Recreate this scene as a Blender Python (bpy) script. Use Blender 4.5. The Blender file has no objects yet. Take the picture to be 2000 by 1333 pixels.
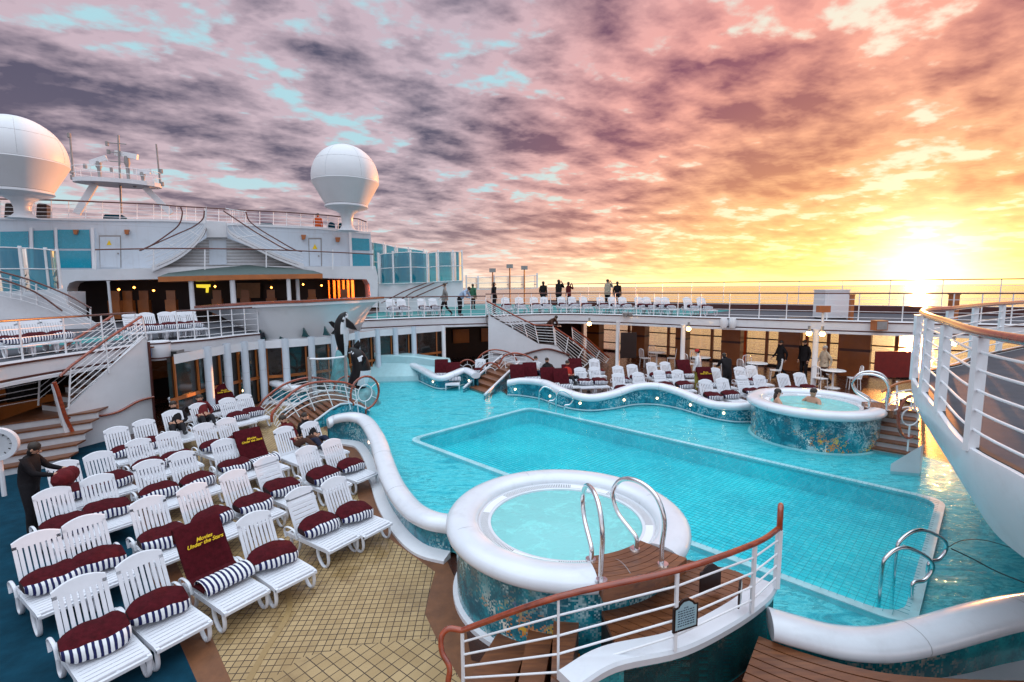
import bpy, bmesh, math, random
import numpy as np
from mathutils import Vector, Matrix
random.seed(7)
R = math.radians
C = bpy.context.scene.collection
scn = bpy.context.scene

# ------------------------------------------------------------------ camera, sky, sun, exposure
F_PX, PITCH, ROLL, EYE = 960.0, R(6.25), R(0.4), 4.15
cam_data = bpy.data.cameras.new('camera'); cam = bpy.data.objects.new('camera', cam_data); C.objects.link(cam)
cam_data.sensor_width = 36; cam_data.lens = F_PX/2000*36
cam_data.clip_start = 0.05; cam_data.clip_end = 60000
cam.matrix_world = Matrix.Translation((0, 0, EYE)) @ Matrix.Rotation(R(90)-PITCH, 4, 'X') @ Matrix.Rotation(-ROLL, 4, 'Z')
scn.camera = cam
scn.view_settings.view_transform = 'Standard'; scn.view_settings.look = 'None'
scn.view_settings.exposure = 0.08; scn.view_settings.gamma = 1; scn.view_settings.use_curve_mapping = False

SUN_AZ, SUN_EL = R(39.6), R(1.6)           # clockwise from +Y
SUN_DIR = Vector((math.sin(SUN_AZ)*math.cos(SUN_EL), math.cos(SUN_AZ)*math.cos(SUN_EL), math.sin(SUN_EL)))
sl = bpy.data.lights.new('sun', 'SUN'); so = bpy.data.objects.new('sun', sl); C.objects.link(so)
sl.energy = 5.0; sl.angle = R(0.6); sl.color = (1.0, .34, .08)
so.rotation_euler = (-SUN_DIR).to_track_quat('-Z', 'Y').to_euler()

def lin(c):                                  # '#rrggbb' or 0..255 tuple -> linear rgba
    if isinstance(c, str): c = tuple(int(c[i:i+2], 16) for i in (1, 3, 5))
    return tuple(((v/255)/12.92 if v/255 <= .04045 else ((v/255+.055)/1.055)**2.4) for v in c[:3]) + (1,)

class NT:
    """tiny node-expression helper"""
    def __init__(s, tree): s.t = tree; s.n = tree.nodes; s.l = tree.links
    def add(s, typ, **kw):
        n = s.n.new(typ)
        for k, v in kw.items(): setattr(n, k, v)
        return n
    def put(s, sock, v):
        if isinstance(v, bpy.types.NodeSocket): s.l.new(v, sock)
        elif v is not None: sock.default_value = v
    def m(s, op, a, b=None, c=None, clamp=False):
        n = s.add('ShaderNodeMath', operation=op, use_clamp=clamp)
        s.put(n.inputs[0], a); s.put(n.inputs[1], b)
        if c is not None: s.put(n.inputs[2], c)
        return n.outputs[0]
    def vm(s, op, a, b=None, out=0):
        n = s.add('ShaderNodeVectorMath', operation=op)
        s.put(n.inputs[0], a); s.put(n.inputs[1], b)
        return n.outputs[out]
    def mix(s, f, a, b, bt='MIX'):
        n = s.add('ShaderNodeMix', data_type='RGBA', blend_type=bt, clamp_factor=True)
        s.put(n.inputs[0], f); s.put(n.inputs[6], a); s.put(n.inputs[7], b)
        return n.outputs[2]
    def sm(s, x, a, b):
        n = s.add('ShaderNodeMapRange', interpolation_type='SMOOTHSTEP'); s.put(n.inputs[0], x)
        n.inputs[1].default_value = a; n.inputs[2].default_value = b
        return n.outputs[0]
    def noise(s, vec, scale, detail=6, rough=.55, dist=0.0, out=0, dim='3D'):
        n = s.add('ShaderNodeTexNoise', noise_dimensions=dim); s.put(n.inputs['Vector'], vec)
        n.inputs['Scale'].default_value = scale; n.inputs['Detail'].default_value = detail
        n.inputs['Roughness'].default_value = rough; n.inputs['Distortion'].default_value = dist
        return n.outputs[out]
    def ramp(s, f, stops, interp='LINEAR'):
        n = s.add('ShaderNodeValToRGB'); cr = n.color_ramp; cr.interpolation = interp
        while len(cr.elements) < len(stops): cr.elements.new(.5)
        for e, (p, c) in zip(cr.elements, stops): e.position = p; e.color = c
        s.put(n.inputs[0], f); return n.outputs[0]
    def xyz(s, v):
        n = s.add('ShaderNodeSeparateXYZ'); s.put(n.inputs[0], v); return n.outputs
    def comb(s, x, y, z):
        n = s.add('ShaderNodeCombineXYZ')
        for i, v in enumerate((x, y, z)): s.put(n.inputs[i], v)
        return n.outputs[0]

def make_world():
    w = bpy.data.worlds.new('World'); scn.world = w; w.use_nodes = True
    t = w.node_tree; t.nodes.clear(); N = NT(t)
    d = N.add('ShaderNodeTexCoord').outputs['Generated']
    dx, dy, dz = N.xyz(d)
    el = N.m('MAXIMUM', dz, 0.0)
    cosang = N.vm('DOT_PRODUCT', d, tuple(SUN_DIR), out=1)
    hx, hy = math.sin(SUN_AZ), math.cos(SUN_AZ)
    flat = N.vm('NORMALIZE', N.comb(dx, dy, 0.0))
    caz = N.vm('DOT_PRODUCT', flat, (hx, hy, 0), out=1)
    # physical base for the clear sky
    sky = N.add('ShaderNodeTexSky', sky_type='NISHITA', sun_disc=False)
    sky.sun_elevation = SUN_EL; sky.sun_rotation = SUN_AZ
    # clear sky between clouds: cyan away from the sun, cream and yellow near it and near the horizon
    warm = N.sm(cosang, .70, 1.0)
    clear = N.mix(warm, lin('#a9d3de'), lin('#fbead0'))
    low = N.m('POWER', N.m('SUBTRACT', 1.0, el, clamp=True), 9.0)
    hor = N.mix(N.sm(caz, .68, 1.0), lin('#e9ddd6'), lin('#ffe070'))
    clear = N.mix(N.m('MULTIPLY', low, .95), clear, hor)
    # cloud layer projected on a plane overhead
    inv = N.m('DIVIDE', 1.0, N.m('ADD', el, .135))
    px = N.m('MULTIPLY', dx, inv); py = N.m('MULTIPLY', dy, inv)
    a = R(-18)
    u = N.m('ADD', N.m('MULTIPLY', px, math.cos(a)), N.m('MULTIPLY', py, -math.sin(a)))
    v = N.m('ADD', N.m('MULTIPLY', px, math.sin(a)), N.m('MULTIPLY', py, math.cos(a)))
    ou, ov = hx*math.cos(a)-hy*math.sin(a), hx*math.sin(a)+hy*math.cos(a)
    def layer(q):
        n1 = N.noise(q, 1.35, 5, .50, .12)
        n2 = N.noise(q, 5.2, 6, .52, .10)
        n4 = N.noise(q, 13.0, 4, .5, .0)
        return N.m('ADD', N.m('ADD', N.m('MULTIPLY', n1, .43), N.m('MULTIPLY', n2, .42)), N.m('MULTIPLY', n4, .15))
    q = N.comb(N.m('MULTIPLY', u, .95), N.m('MULTIPLY', v, 1.15), 3.7)
    n3 = N.noise(q, .50, 3, .5)
    d1 = layer(q)
    dens = N.m('ADD', N.m('MULTIPLY', d1, 1.0), N.m('MULTIPLY', N.m('SUBTRACT', n3, .5), .22))
    d2 = layer(N.vm('ADD', q, (ou*.045*.95, ov*.045*1.15, .0)))
    relief = N.sm(N.m('SUBTRACT', d1, d2), -.05, .05)
    dens = N.m('ADD', dens, N.m('MULTIPLY', N.sm(el, .03, .45), .02))
    cover = N.sm(dens, .402, .470)
    thick = N.m('SUBTRACT', N.m('MULTIPLY', N.sm(dens, .40, .66), 1.45), N.m('MULTIPLY', relief, .48), clamp=True)
    # cloud colours by angle from the sun
    far_l = lin('#c4afbb'); far_d = lin('#524f66')
    near_l = lin('#f7a392'); near_d = lin('#8a4a60')
    k = N.sm(cosang, .62, .985)
    lit = N.mix(k, far_l, near_l); drk = N.mix(k, far_d, near_d)
    lowband = N.m('MULTIPLY', N.sm(cosang, .86, .99), N.m('POWER', N.m('SUBTRACT', 1.0, el, clamp=True), 5.0))
    lit = N.mix(lowband, lit, lin('#ffcf6a')); drk = N.mix(lowband, drk, lin('#eda05a'))
    lowfar = N.m('POWER', N.m('SUBTRACT', 1.0, el, clamp=True), 8.0)
    lit = N.mix(N.m('MULTIPLY', lowfar, .8), lit, N.mix(N.sm(caz, .6, 1.0), lin('#e6c3b9'), lin('#ffc987')))
    drk = N.mix(N.m('MULTIPLY', lowfar, .8), drk, N.mix(N.sm(caz, .6, 1.0), lin('#b596a2'), lin('#f0a474')))
    cl = N.mix(thick, lit, drk)
    col = N.mix(cover, clear, cl)
    # bright horizon strip
    strip = N.m('POWER', N.m('SUBTRACT', 1.0, el, clamp=True), 34.0)
    scol = N.mix(N.sm(caz, .72, 1.0), lin('#f5dcc0'), lin('#ffe98a'))
    col = N.mix(N.m('MULTIPLY', strip, .78), col, scol)
    hb = N.m('ADD', 1.0, N.m('MULTIPLY', N.m('MULTIPLY', N.m('POWER', N.m('SUBTRACT', 1.0, el, clamp=True), 22.0), N.sm(caz, .55, 1.0)), 1.1))
    col = N.vm('MULTIPLY', col, N.comb(hb, hb, hb))
    # a share of the physical sky
    sk = N.vm('MULTIPLY', sky.outputs[0], (.02, .02, .02))
    col = N.vm('ADD', col, sk)
    # glow round the sun, and its disc on the horizon
    c0 = N.m('MAXIMUM', cosang, 0.0)
    g1 = N.m('MULTIPLY', N.m('POWER', c0, 9000.0), 22.0)
    g2 = N.m('MULTIPLY', N.m('POWER', c0, 420.0), 1.5)
    g3 = N.m('MULTIPLY', N.m('POWER', c0, 150.0), .22)
    g = N.vm('ADD', N.vm('ADD', N.vm('MULTIPLY', N.comb(g1, g1, g1), (1, .8, .4)), N.vm('MULTIPLY', N.comb(g2, g2, g2), (1, .86, .5))),
             N.vm('MULTIPLY', N.comb(g3, g3, g3), (1, .56, .18)))
    col = N.vm('ADD', col, g)
    # added fill light: brighter sky overhead and behind the camera, out of view
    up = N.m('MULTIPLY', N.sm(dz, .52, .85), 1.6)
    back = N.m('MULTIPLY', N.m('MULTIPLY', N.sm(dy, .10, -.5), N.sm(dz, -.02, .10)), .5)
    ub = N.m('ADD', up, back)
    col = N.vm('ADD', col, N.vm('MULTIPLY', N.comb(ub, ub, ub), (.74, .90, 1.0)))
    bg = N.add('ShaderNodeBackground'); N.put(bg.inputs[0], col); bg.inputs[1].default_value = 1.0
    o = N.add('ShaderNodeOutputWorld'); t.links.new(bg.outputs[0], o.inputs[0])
make_world()

# ------------------------------------------------------------------ helpers
def ray(px, py):
    x = (px-1000)/F_PX; y = -(py-666.5)/F_PX
    c, s = math.cos(ROLL), math.sin(ROLL); x, y = c*x+s*y, -s*x+c*y
    c, s = math.cos(PITCH), math.sin(PITCH)
    return Vector((x, c+s*y, -s+c*y))
def G(px, py, z=0.0):                        # where that line of sight meets the level z
    r = ray(px, py); t = (z-EYE)/r.z; return Vector((r.x*t, r.y*t, z))
def AT(px, py, Y):                           # ... meets the distance Y
    r = ray(px, py); t = Y/r.y; return Vector((r.x*t, Y, EYE+r.z*t))
def ONP(px, py, A, B, off=0.0):              # ... meets the upright plane through A and B (moved off toward the viewer)
    A = Vector(A[:2]); B = Vector(B[:2]); d = (B-A).normalized(); n = Vector((d.y, -d.x))
    A = A + n*off; r = ray(px, py); t = A.dot(n)/(r.x*n.x+r.y*n.y)
    return Vector((r.x*t, r.y*t, EYE+r.z*t))
def V(*a): return Vector(a)

class MB:
    def __init__(s): s.v = []; s.f = []; s.m = []
    def pts(s, ps):
        i = len(s.v); s.v += [tuple(p) for p in ps]; return i
    def face(s, ps, m=0):
        i = s.pts(ps); s.f.append(tuple(range(i, i+len(ps)))); s.m.append(m)
    def hexa(s, p, m=0):                     # 8 points: bottom ring, top ring
        i = s.pts(p)
        for q in ((0,3,2,1), (4,5,6,7), (0,1,5,4), (1,2,6,5), (2,3,7,6), (3,0,4,7)):
            s.f.append(tuple(i+k for k in q)); s.m.append(m)
        return s
    def box(s, x0, x1, y0, y1, z0, z1, m=0):
        return s.hexa([(x0,y0,z0), (x1,y0,z0), (x1,y1,z0), (x0,y1,z0), (x0,y0,z1), (x1,y0,z1), (x1,y1,z1), (x0,y1,z1)], m)
    def obox(s, c, size, rz=0.0, m=0):       # c = centre of the base
        ca, sa = math.cos(rz), math.sin(rz); hx, hy, h = size[0]/2, size[1]/2, size[2]
        P = [(c[0]+ca*x-sa*y, c[1]+sa*x+ca*y) for x, y in ((-hx,-hy), (hx,-hy), (hx,hy), (-hx,hy))]
        return s.hexa([(x, y, c[2]) for x, y in P]+[(x, y, c[2]+h) for x, y in P], m)
    def bar(s, a, b, w, h, m=0, up=(0,0,1)):
        a = Vector(a); b = Vector(b); d = (b-a).normalized(); u = Vector(up)
        if abs(d.dot(u)) > .99: u = Vector((1,0,0))
        x = d.cross(u).normalized(); y = x.cross(d).normalized()
        P = [(-w/2,-h/2), (w/2,-h/2), (w/2,h/2), (-w/2,h/2)]
        return s.hexa([a+x*i+y*j for i, j in P]+[b+x*i+y*j for i, j in P], m)
    def tube(s, pts, r, n=8, closed=False, m=0, flat=1.0):
        pts = [Vector(p) for p in pts]; k = len(pts); base = len(s.v); prev = None
        for i, p in enumerate(pts):
            if closed: t = pts[(i+1) % k]-pts[i-1]
            else: t = pts[min(i+1, k-1)]-pts[max(i-1, 0)]
            t = t.normalized()
            if prev is None:
                u = Vector((0,0,1)) if abs(t.z) < .95 else Vector((1,0,0))
                x = t.cross(u).normalized()
            else: x = (prev-t*prev.dot(t)).normalized()
            prev = x; y = t.cross(x); rr = r[i] if isinstance(r, (list, tuple)) else r
            for j in range(n):
                a = 2*math.pi*(j+.5)/n; s.v.append(tuple(p+x*math.cos(a)*rr+y*math.sin(a)*rr*flat))
        for i in range(k if closed else k-1):
            for j in range(n):
                a0 = base+i*n; a1 = base+((i+1) % k)*n
                s.f.append((a0+j, a0+(j+1) % n, a1+(j+1) % n, a1+j)); s.m.append(m)
        if not closed:
            s.f.append(tuple(base+j for j in reversed(range(n)))); s.m.append(m)
            s.f.append(tuple(base+(k-1)*n+j for j in range(n))); s.m.append(m)
        return s
    def lathe(s, prof, c=(0,0,0), n=48, a0=0.0, a1=2*math.pi, m=0, sy=1.0, mf=None):
        full = abs(a1-a0-2*math.pi) < 1e-6; cols = n if full else n+1; base = len(s.v); k = len(prof)
        for i in range(cols):
            a = a0+(a1-a0)*i/n
            for r, z in prof: s.v.append((c[0]+r*math.cos(a), c[1]+r*math.sin(a)*sy, c[2]+z))
        for i in range(n):
            i2 = (i+1) % cols
            for j in range(k-1):
                s.f.append((base+i*k+j, base+i2*k+j, base+i2*k+j+1, base+i*k+j+1)); s.m.append(mf[j] if mf else m)
        if not full and prof[0] == prof[-1]:
            s.f.append(tuple(base+j for j in range(k-1))); s.m.append(m)
            s.f.append(tuple(base+n*k+j for j in reversed(range(k-1)))); s.m.append(m)
        return s
    def prism(s, poly, z0, z1, m=0, side=None):
        n = len(poly); i = s.pts([(p[0], p[1], z0) for p in poly]+[(p[0], p[1], z1) for p in poly])
        s.f.append(tuple(i+k for k in reversed(range(n)))); s.m.append(m)
        s.f.append(tuple(i+n+k for k in range(n))); s.m.append(m)
        for k in range(n):
            s.f.append((i+k, i+(k+1) % n, i+n+(k+1) % n, i+n+k)); s.m.append(m if side is None else side)
        return s
    def rows(s, R_, m=0, wrap=False):        # rows of points with equal length -> surface
        k = len(R_[0]); base = s.pts([p for r in R_ for p in r])
        for i in range(len(R_)-1):
            for j in range(k if wrap else k-1):
                j2 = (j+1) % k
                s.f.append((base+i*k+j, base+i*k+j2, base+(i+1)*k+j2, base+(i+1)*k+j)); s.m.append(m)
        return s
    def sweep(s, path, sec, m=0, closed=False, zs=None, caps=True, scale=None):
        # sec = [(off, z)]: off to the right of travel; path 2d/3d points
        k = len(path); n = len(sec); base = len(s.v)
        for i, p in enumerate(path):
            a = Vector(path[(i-1) % k][:2]) if (closed or i) else Vector(p[:2])
            b = Vector(path[(i+1) % k][:2]) if (closed or i < k-1) else Vector(p[:2])
            t = (b-a).normalized(); nrm = Vector((t.y, -t.x)); z0 = p[2] if len(p) > 2 else 0
            sc = scale[i] if scale else 1
            for o, z in sec: s.v.append((p[0]+nrm.x*o*sc, p[1]+nrm.y*o*sc, z0+z*sc))
        for i in range(k if closed else k-1):
            i2 = (i+1) % k
            for j in range(n):
                j2 = (j+1) % n
                s.f.append((base+i*n+j, base+i*n+j2, base+i2*n+j2, base+i2*n+j)); s.m.append(m)
        if not closed and caps:
            s.f.append(tuple(base+j for j in reversed(range(n)))); s.m.append(m)
            s.f.append(tuple(base+(k-1)*n+j for j in range(n))); s.m.append(m)
        return s
    def xf(s, M, i0=0):
        for i in range(i0, len(s.v)): s.v[i] = tuple(M @ Vector(s.v[i]))
        return s
    def mesh(s, name, mats, smooth=True, ang=38):
        me = bpy.data.meshes.new(name); me.from_pydata(s.v, [], s.f)
        for mt in (mats if isinstance(mats, (list, tuple)) else [mats]): me.materials.append(mt)
        me.polygons.foreach_set('material_index', s.m)
        bm = bmesh.new(); bm.from_mesh(me); bmesh.ops.remove_doubles(bm, verts=bm.verts, dist=1e-5)
        bmesh.ops.recalc_face_normals(bm, faces=bm.faces); bm.to_mesh(me); bm.free()
        if smooth:
            me.polygons.foreach_set('use_smooth', [True]*len(me.polygons)); me.set_sharp_from_angle(angle=R(ang))
        me.update(); return me
    def build(s, name, mats, parent=None, smooth=True, loc=None, ang=38, **tags):
        o = bpy.data.objects.new(name, s.mesh(name, mats, smooth, ang)); C.objects.link(o)
        if parent: o.parent = parent
        if loc: o.location = loc
        tag(o, **tags); return o

def tag(o, label=None, cat=None, group=None, kind=None):
    if label: o['label'] = label
    if cat: o['category'] = cat
    if group: o['group'] = group
    if kind: o['kind'] = kind
    return o
def thing(name, label, cat, loc=(0,0,0), rz=0.0, group=None):
    o = bpy.data.objects.new(name, None); C.objects.link(o); o.location = loc; o.rotation_euler = (0, 0, rz)
    o.empty_display_size = .2
    return tag(o, label, cat, group)
def kids(o): return [c for c in bpy.data.objects if c.parent == o]
def dup(o, loc=None, rz=None, label=None, group=None, parent=None, kid=None):
    c = o.copy(); C.objects.link(c)
    if parent: c.parent = parent
    if loc is not None: c.location = loc
    if rz is not None: c.rotation_euler = (0, 0, rz)
    if label: c['label'] = label
    if group: c['group'] = group
    for ch in (kid if kid is not None else kids(o)): dup(ch, parent=c)
    return c
def cr(pts, n=8, closed=False):              # Catmull-Rom through points
    P = [Vector(p) for p in pts]; k = len(P); out = []
    for i in range(k if closed else k-1):
        p0 = P[(i-1) % k] if (closed or i) else P[0]*2-P[1]
        p1 = P[i]; p2 = P[(i+1) % k]
        p3 = P[(i+2) % k] if (closed or i < k-2) else P[-1]*2-P[-2]
        for j in range(n):
            t = j/n; out.append(.5*((2*p1)+(p2-p0)*t+(2*p0-5*p1+4*p2-p3)*t*t+(3*p1-p0-3*p2+p3)*t**3))
    if not closed: out.append(P[-1])
    return out
def ell(rx, rz, n=16, cz=0.0, p=2.4):        # superellipse section
    o = []
    for i in range(n):
        a = 2*math.pi*i/n; c, s_ = math.cos(a), math.sin(a)
        o.append((rx*math.copysign(abs(c)**(2/p), c), cz+rz*math.copysign(abs(s_)**(2/p), s_)))
    return o

# ------------------------------------------------------------------ materials
def mat(name, col, rough=.5, metal=0.0, var=.08, vscale=6.0, bump=0.0, bscale=40.0, coat=0.0, emit=None, estr=0.0, spec=.5, dirt=None, streak=0, panel=0):
    m = bpy.data.materials.new(name); m.use_nodes = True; N = NT(m.node_tree); b = N.n['Principled BSDF']
    c = lin(col) if isinstance(col, str) else tuple(col)+(1,)
    co = N.add('ShaderNodeTexCoord').outputs['Object']
    n = N.noise(co, vscale, 5, .6)
    dk = tuple(v*(1-var*1.6) for v in c[:3])+(1,); lt = tuple(min(1, v*(1+var)) for v in c[:3])+(1,)
    cc = N.ramp(n, [(.3, dk), (.7, lt)])
    if dirt: cc = N.mix(N.m('MULTIPLY', N.sm(N.noise(co, 2.3, 7, .65), .52, .75), dirt), cc, (.16, .13, .10, 1))
    N.put(b.inputs['Base Color'], cc)
    N.put(b.inputs['Roughness'], N.m('ADD', rough-.06, N.m('MULTIPLY', N.noise(co, vscale*2.7, 3), .14)))
    b.inputs['Metallic'].default_value = metal; b.inputs['Coat Weight'].default_value = coat
    b.inputs['Specular IOR Level'].default_value = spec
    if streak:
        st = N.sm(N.noise(N.vm('MULTIPLY', co, (5, 5, .35)), 1.0, 6, .7), .50, .78)
        cc = N.mix(N.m('MULTIPLY', st, streak), cc, (.22, .17, .12, 1)); N.put(b.inputs['Base Color'], cc)
    if panel:
        z = N.xyz(co)[2]; f = N.m('FRACT', N.m('DIVIDE', z, panel)); ln = N.m('LESS_THAN', f, .012); cc = N.mix(N.m('MULTIPLY', ln, .35), cc, (.2, .2, .22, 1)); N.put(b.inputs['Base Color'], cc)
    if emit: b.inputs['Emission Color'].default_value = lin(emit); b.inputs['Emission Strength'].default_value = estr
    if bump:
        bn = N.add('ShaderNodeBump'); bn.inputs['Strength'].default_value = bump; bn.inputs['Distance'].default_value = .01
        N.put(bn.inputs['Height'], N.noise(co, bscale, 4)); N.put(b.inputs['Normal'], bn.outputs[0])
    return m

def wood(name, c1, c2, scale=9.0, axis='X', plank=0.0, rough=.4, coat=.3):
    m = bpy.data.materials.new(name); m.use_nodes = True; N = NT(m.node_tree); b = N.n['Principled BSDF']
    co = N.add('ShaderNodeTexCoord').outputs['Object']; x, y, z = N.xyz(co)
    st = {'X': (.12, 1, 1), 'Y': (1, .12, 1), 'Z': (1, 1, .12)}[axis]
    n = N.noise(N.vm('MULTIPLY', co, st), scale*3, 6, .6, .6)
    n2 = N.noise(co, 1.4, 3)
    f = N.m('ADD', N.m('MULTIPLY', n, .75), N.m('MULTIPLY', n2, .3))
    N.put(b.inputs['Base Color'], N.ramp(f, [(.32, lin(c1)), (.68, lin(c2))]))
    N.put(b.inputs['Roughness'], N.m('ADD', rough-.08, N.m('MULTIPLY', n, .2))); b.inputs['Coat Weight'].default_value = coat
    b.inputs['Coat Roughness'].default_value = .25
    return m

M = {}
M['white'] = mat('painted white steel', (.72, .74, .78), .34, var=.04, vscale=1.2, dirt=.10, coat=.1)
M['white2'] = mat('white gelcoat', (.70, .73, .78), .16, var=.03, vscale=2.0, coat=.5, bump=.05, bscale=7, dirt=.12, streak=.10)
M['plastic'] = mat('white resin plastic', (.70, .72, .77), .36, var=.03, vscale=8, dirt=.05)
M['railwhite'] = mat('white rail paint', (.80, .81, .84), .3, var=.03, coat=.2)
M['radome'] = mat('radome shell', (.72, .73, .76), .45, var=.03, vscale=.8)
M['teakrail'] = wood('varnished handrail', '#5e1e0c', '#a8441c', 5, 'X', rough=.22, coat=.8)
M['brownpaint'] = mat('brown stripe paint', '#4e2420', .4, var=.12)
M['steel'] = mat('polished steel', (.78, .78, .80), .12, metal=1.0, var=.02)
M['greysteel'] = mat('grey fittings', (.28, .27, .27), .5, var=.1)
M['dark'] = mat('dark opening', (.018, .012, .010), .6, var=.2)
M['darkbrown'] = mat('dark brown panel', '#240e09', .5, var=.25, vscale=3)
M['maroon'] = mat('maroon towelling', (.065, .005, .009), .95, var=.22, vscale=14, bump=.5, bscale=120, spec=.15)
M['blackcloth'] = mat('black cloth', (.018, .014, .016), .9, var=.3, spec=.2)
M['glass_dark'] = mat('dark window glass', (.02, .016, .014), .06, var=.2, spec=.8)
M['carpet'] = mat('blue green deck carpet', '#0f3a4c', .95, var=.22, vscale=3, bump=.4, bscale=200, spec=.1)
M['greydeck'] = mat('grey rubber deck', '#3e414a', .85, var=.14, vscale=2.2, bump=.2, bscale=80, dirt=.2)
M['tealdeck'] = mat('green deck paint', '#1f7d7e', .7, var=.15, vscale=1.5, dirt=.15)
M['browndeck'] = mat('brown composite deck border', '#74492c', .55, var=.18, vscale=5, bump=.15, bscale=90)
M['darkdeck'] = mat('worn brown deck', '#40241a', .25, var=.3, vscale=1.8, bump=.2, bscale=50)
M['lamp'] = mat('lit lamp glass', '#fff0c0', .3, emit='#ffc66a', estr=32.0)
M['poollamp'] = mat('lit pool lamp', '#fff0d0', .3, emit='#ffcf9a', estr=8.0)
M['tan'] = mat('tan pillar cladding', '#a85f28', .35, var=.16, vscale=1.2, coat=.3)
M['redpanel'] = mat('red board', '#6f0d0a', .5, var=.15)
M['orca_black'] = mat('black fibreglass', (.006, .006, .008), .4, var=.2, spec=.3)
M['yellow'] = mat('yellow print', '#e8c21a', .7, var=.05)
M['black'] = mat('black rubber', (.02, .02, .02), .6)
M['rope'] = mat('dark rope', '#3f4c50', .8)

def tile_mat():
    m = bpy.data.materials.new('tan deck tiles'); m.use_nodes = True; N = NT(m.node_tree); b = N.n['Principled BSDF']
    co = N.add('ShaderNodeTexCoord').outputs['Object']
    br = N.add('ShaderNodeTexBrick'); br.offset = 0.0; br.squash = 1
    mp = N.add('ShaderNodeMapping'); mp.inputs['Rotation'].default_value[2] = R(-3); N.put(mp.inputs[0], co)
    N.put(br.inputs['Vector'], mp.outputs[0]); br.inputs['Scale'].default_value = 1.0
    br.inputs['Brick Width'].default_value = .092; br.inputs['Row Height'].default_value = .092
    br.inputs['Mortar Size'].default_value = .0055; br.inputs['Mortar Smooth'].default_value = .1
    br.inputs['Color1'].default_value = lin('#ad9268'); br.inputs['Color2'].default_value = lin('#9c8158'); br.inputs['Mortar'].default_value = lin('#2d1e12')
    v = N.noise(co, 1.7, 6, .6); 
    c = N.mix(N.m('MULTIPLY', N.sm(v, .4, .75), .35), br.outputs[0], lin('#84683f'))
    wet = N.sm(N.noise(co, .9, 5, .6), .50, .60); c = N.mix(N.m('MULTIPLY', wet, .30), c, lin('#5c4628')); N.put(b.inputs['Base Color'], c); N.put(b.inputs['Roughness'], N.m('SUBTRACT', .6, N.m('MULTIPLY', wet, .42)))
    bn = N.add('ShaderNodeBump'); bn.inputs['Strength'].default_value = .4; bn.inputs['Distance'].default_value = .004; bn.invert = True
    N.put(bn.inputs['Height'], br.outputs[1]); N.put(b.inputs['Normal'], bn.outputs[0])
    return m
M['tiles'] = tile_mat()
def tile2_mat():
    m = M['tiles'].copy(); m.name = 'tan deck tiles laid askew'
    for n in m.node_tree.nodes:
        if n.type == 'MAPPING': n.inputs['Rotation'].default_value[2] = R(38)
        if n.type == 'TEX_BRICK': n.inputs['Brick Width'].default_value = .13; n.inputs['Row Height'].default_value = .13
    return m
M['tiles2'] = tile2_mat()

def mosaic(name, base1, base2, streak, cell=34.0, flowers=False, flow_lo=.2):
    """small square tiles: teal field, pale streaks, optional orange, yellow and violet flower clusters"""
    m = bpy.data.materials.new(name); m.use_nodes = True; N = NT(m.node_tree); b = N.n['Principled BSDF']
    co = N.add('ShaderNodeTexCoord').outputs['Object']
    sn = N.vm('DIVIDE', N.vm('FLOOR', N.vm('MULTIPLY', co, (cell, cell, cell))), (cell, cell, cell))
    x, y, z = N.xyz(co)
    wn = N.add('ShaderNodeTexWhiteNoise'); N.put(wn.inputs[0], sn); w = wn.outputs[0]
    n1 = N.noise(sn, 2.2, 5, .6, 1.2)
    c = N.mix(N.sm(N.m('ADD', n1, N.m('MULTIPLY', N.m('SUBTRACT', w, .5), .14)), .35, .68), lin(base1), lin(base2))
    n2 = N.noise(N.vm('ADD', sn, (7, 3, 1)), 2.6, 4, .62, 2.2)
    ridge = N.m('SUBTRACT', 1.0, N.m('MULTIPLY', N.m('ABSOLUTE', N.m('SUBTRACT', n2, .5)), 26.0), clamp=True)
    ridge = N.m('MULTIPLY', ridge, N.sm(N.noise(N.vm('ADD', sn, (1, 9, 4)), 1.1, 2), .42, .6))
    c = N.mix(ridge, c, lin(streak))
    if flowers:
        hgt = N.m('ADD', N.sm(z, .75, .15), .12)
        n3 = N.noise(N.vm('ADD', sn, (3, 1, 8)), 4.0, 5, .66, .8)
        fm = N.sm(N.m('ADD', n3, N.m('MULTIPLY', N.m('SUBTRACT', w, .5), .22)), .52, .57)
        reg = N.sm(N.noise(N.vm('ADD', sn, (11, 2, 5)), 1.3, 2), .36, .52)
        fm = N.m('MULTIPLY', N.m('MULTIPLY', fm, reg), hgt)
        fc = N.ramp(N.noise(N.vm('ADD', sn, (5, 5, 5)), 1.9, 2, .5), [(.36, lin('#e8e2d4')), (.46, lin('#d98a3c')), (.54, lin('#e6b422')), (.62, lin('#9a6fb0')), (.7, lin('#c8503a'))], 'CONSTANT')
        c = N.mix(fm, c, fc)
        pale = N.m('MULTIPLY', N.sm(N.m('ADD', N.noise(N.vm('ADD', sn, (2, 8, 3)), 3.4, 5, .7), N.m('MULTIPLY', w, .12)), .64, .70), .7)
        c = N.mix(pale, c, lin('#bcd8dc'))
    N.put(b.inputs['Base Color'], c); b.inputs['Roughness'].default_value = .22; b.inputs['Coat Weight'].default_value = .35
    return m
M['mos'] = mosaic('teal sea mosaic', '#0e5f74', '#2494a8', '#a9cdd2', 40)
M['mosf'] = mosaic('flower and reef mosaic', '#0d5f72', '#2596a6', '#a8ccd2', 46, flowers=True)
M['mosdark'] = mosaic('dark reef mosaic', '#11707c', '#239aa0', '#c0b4a6', 46)

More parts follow.
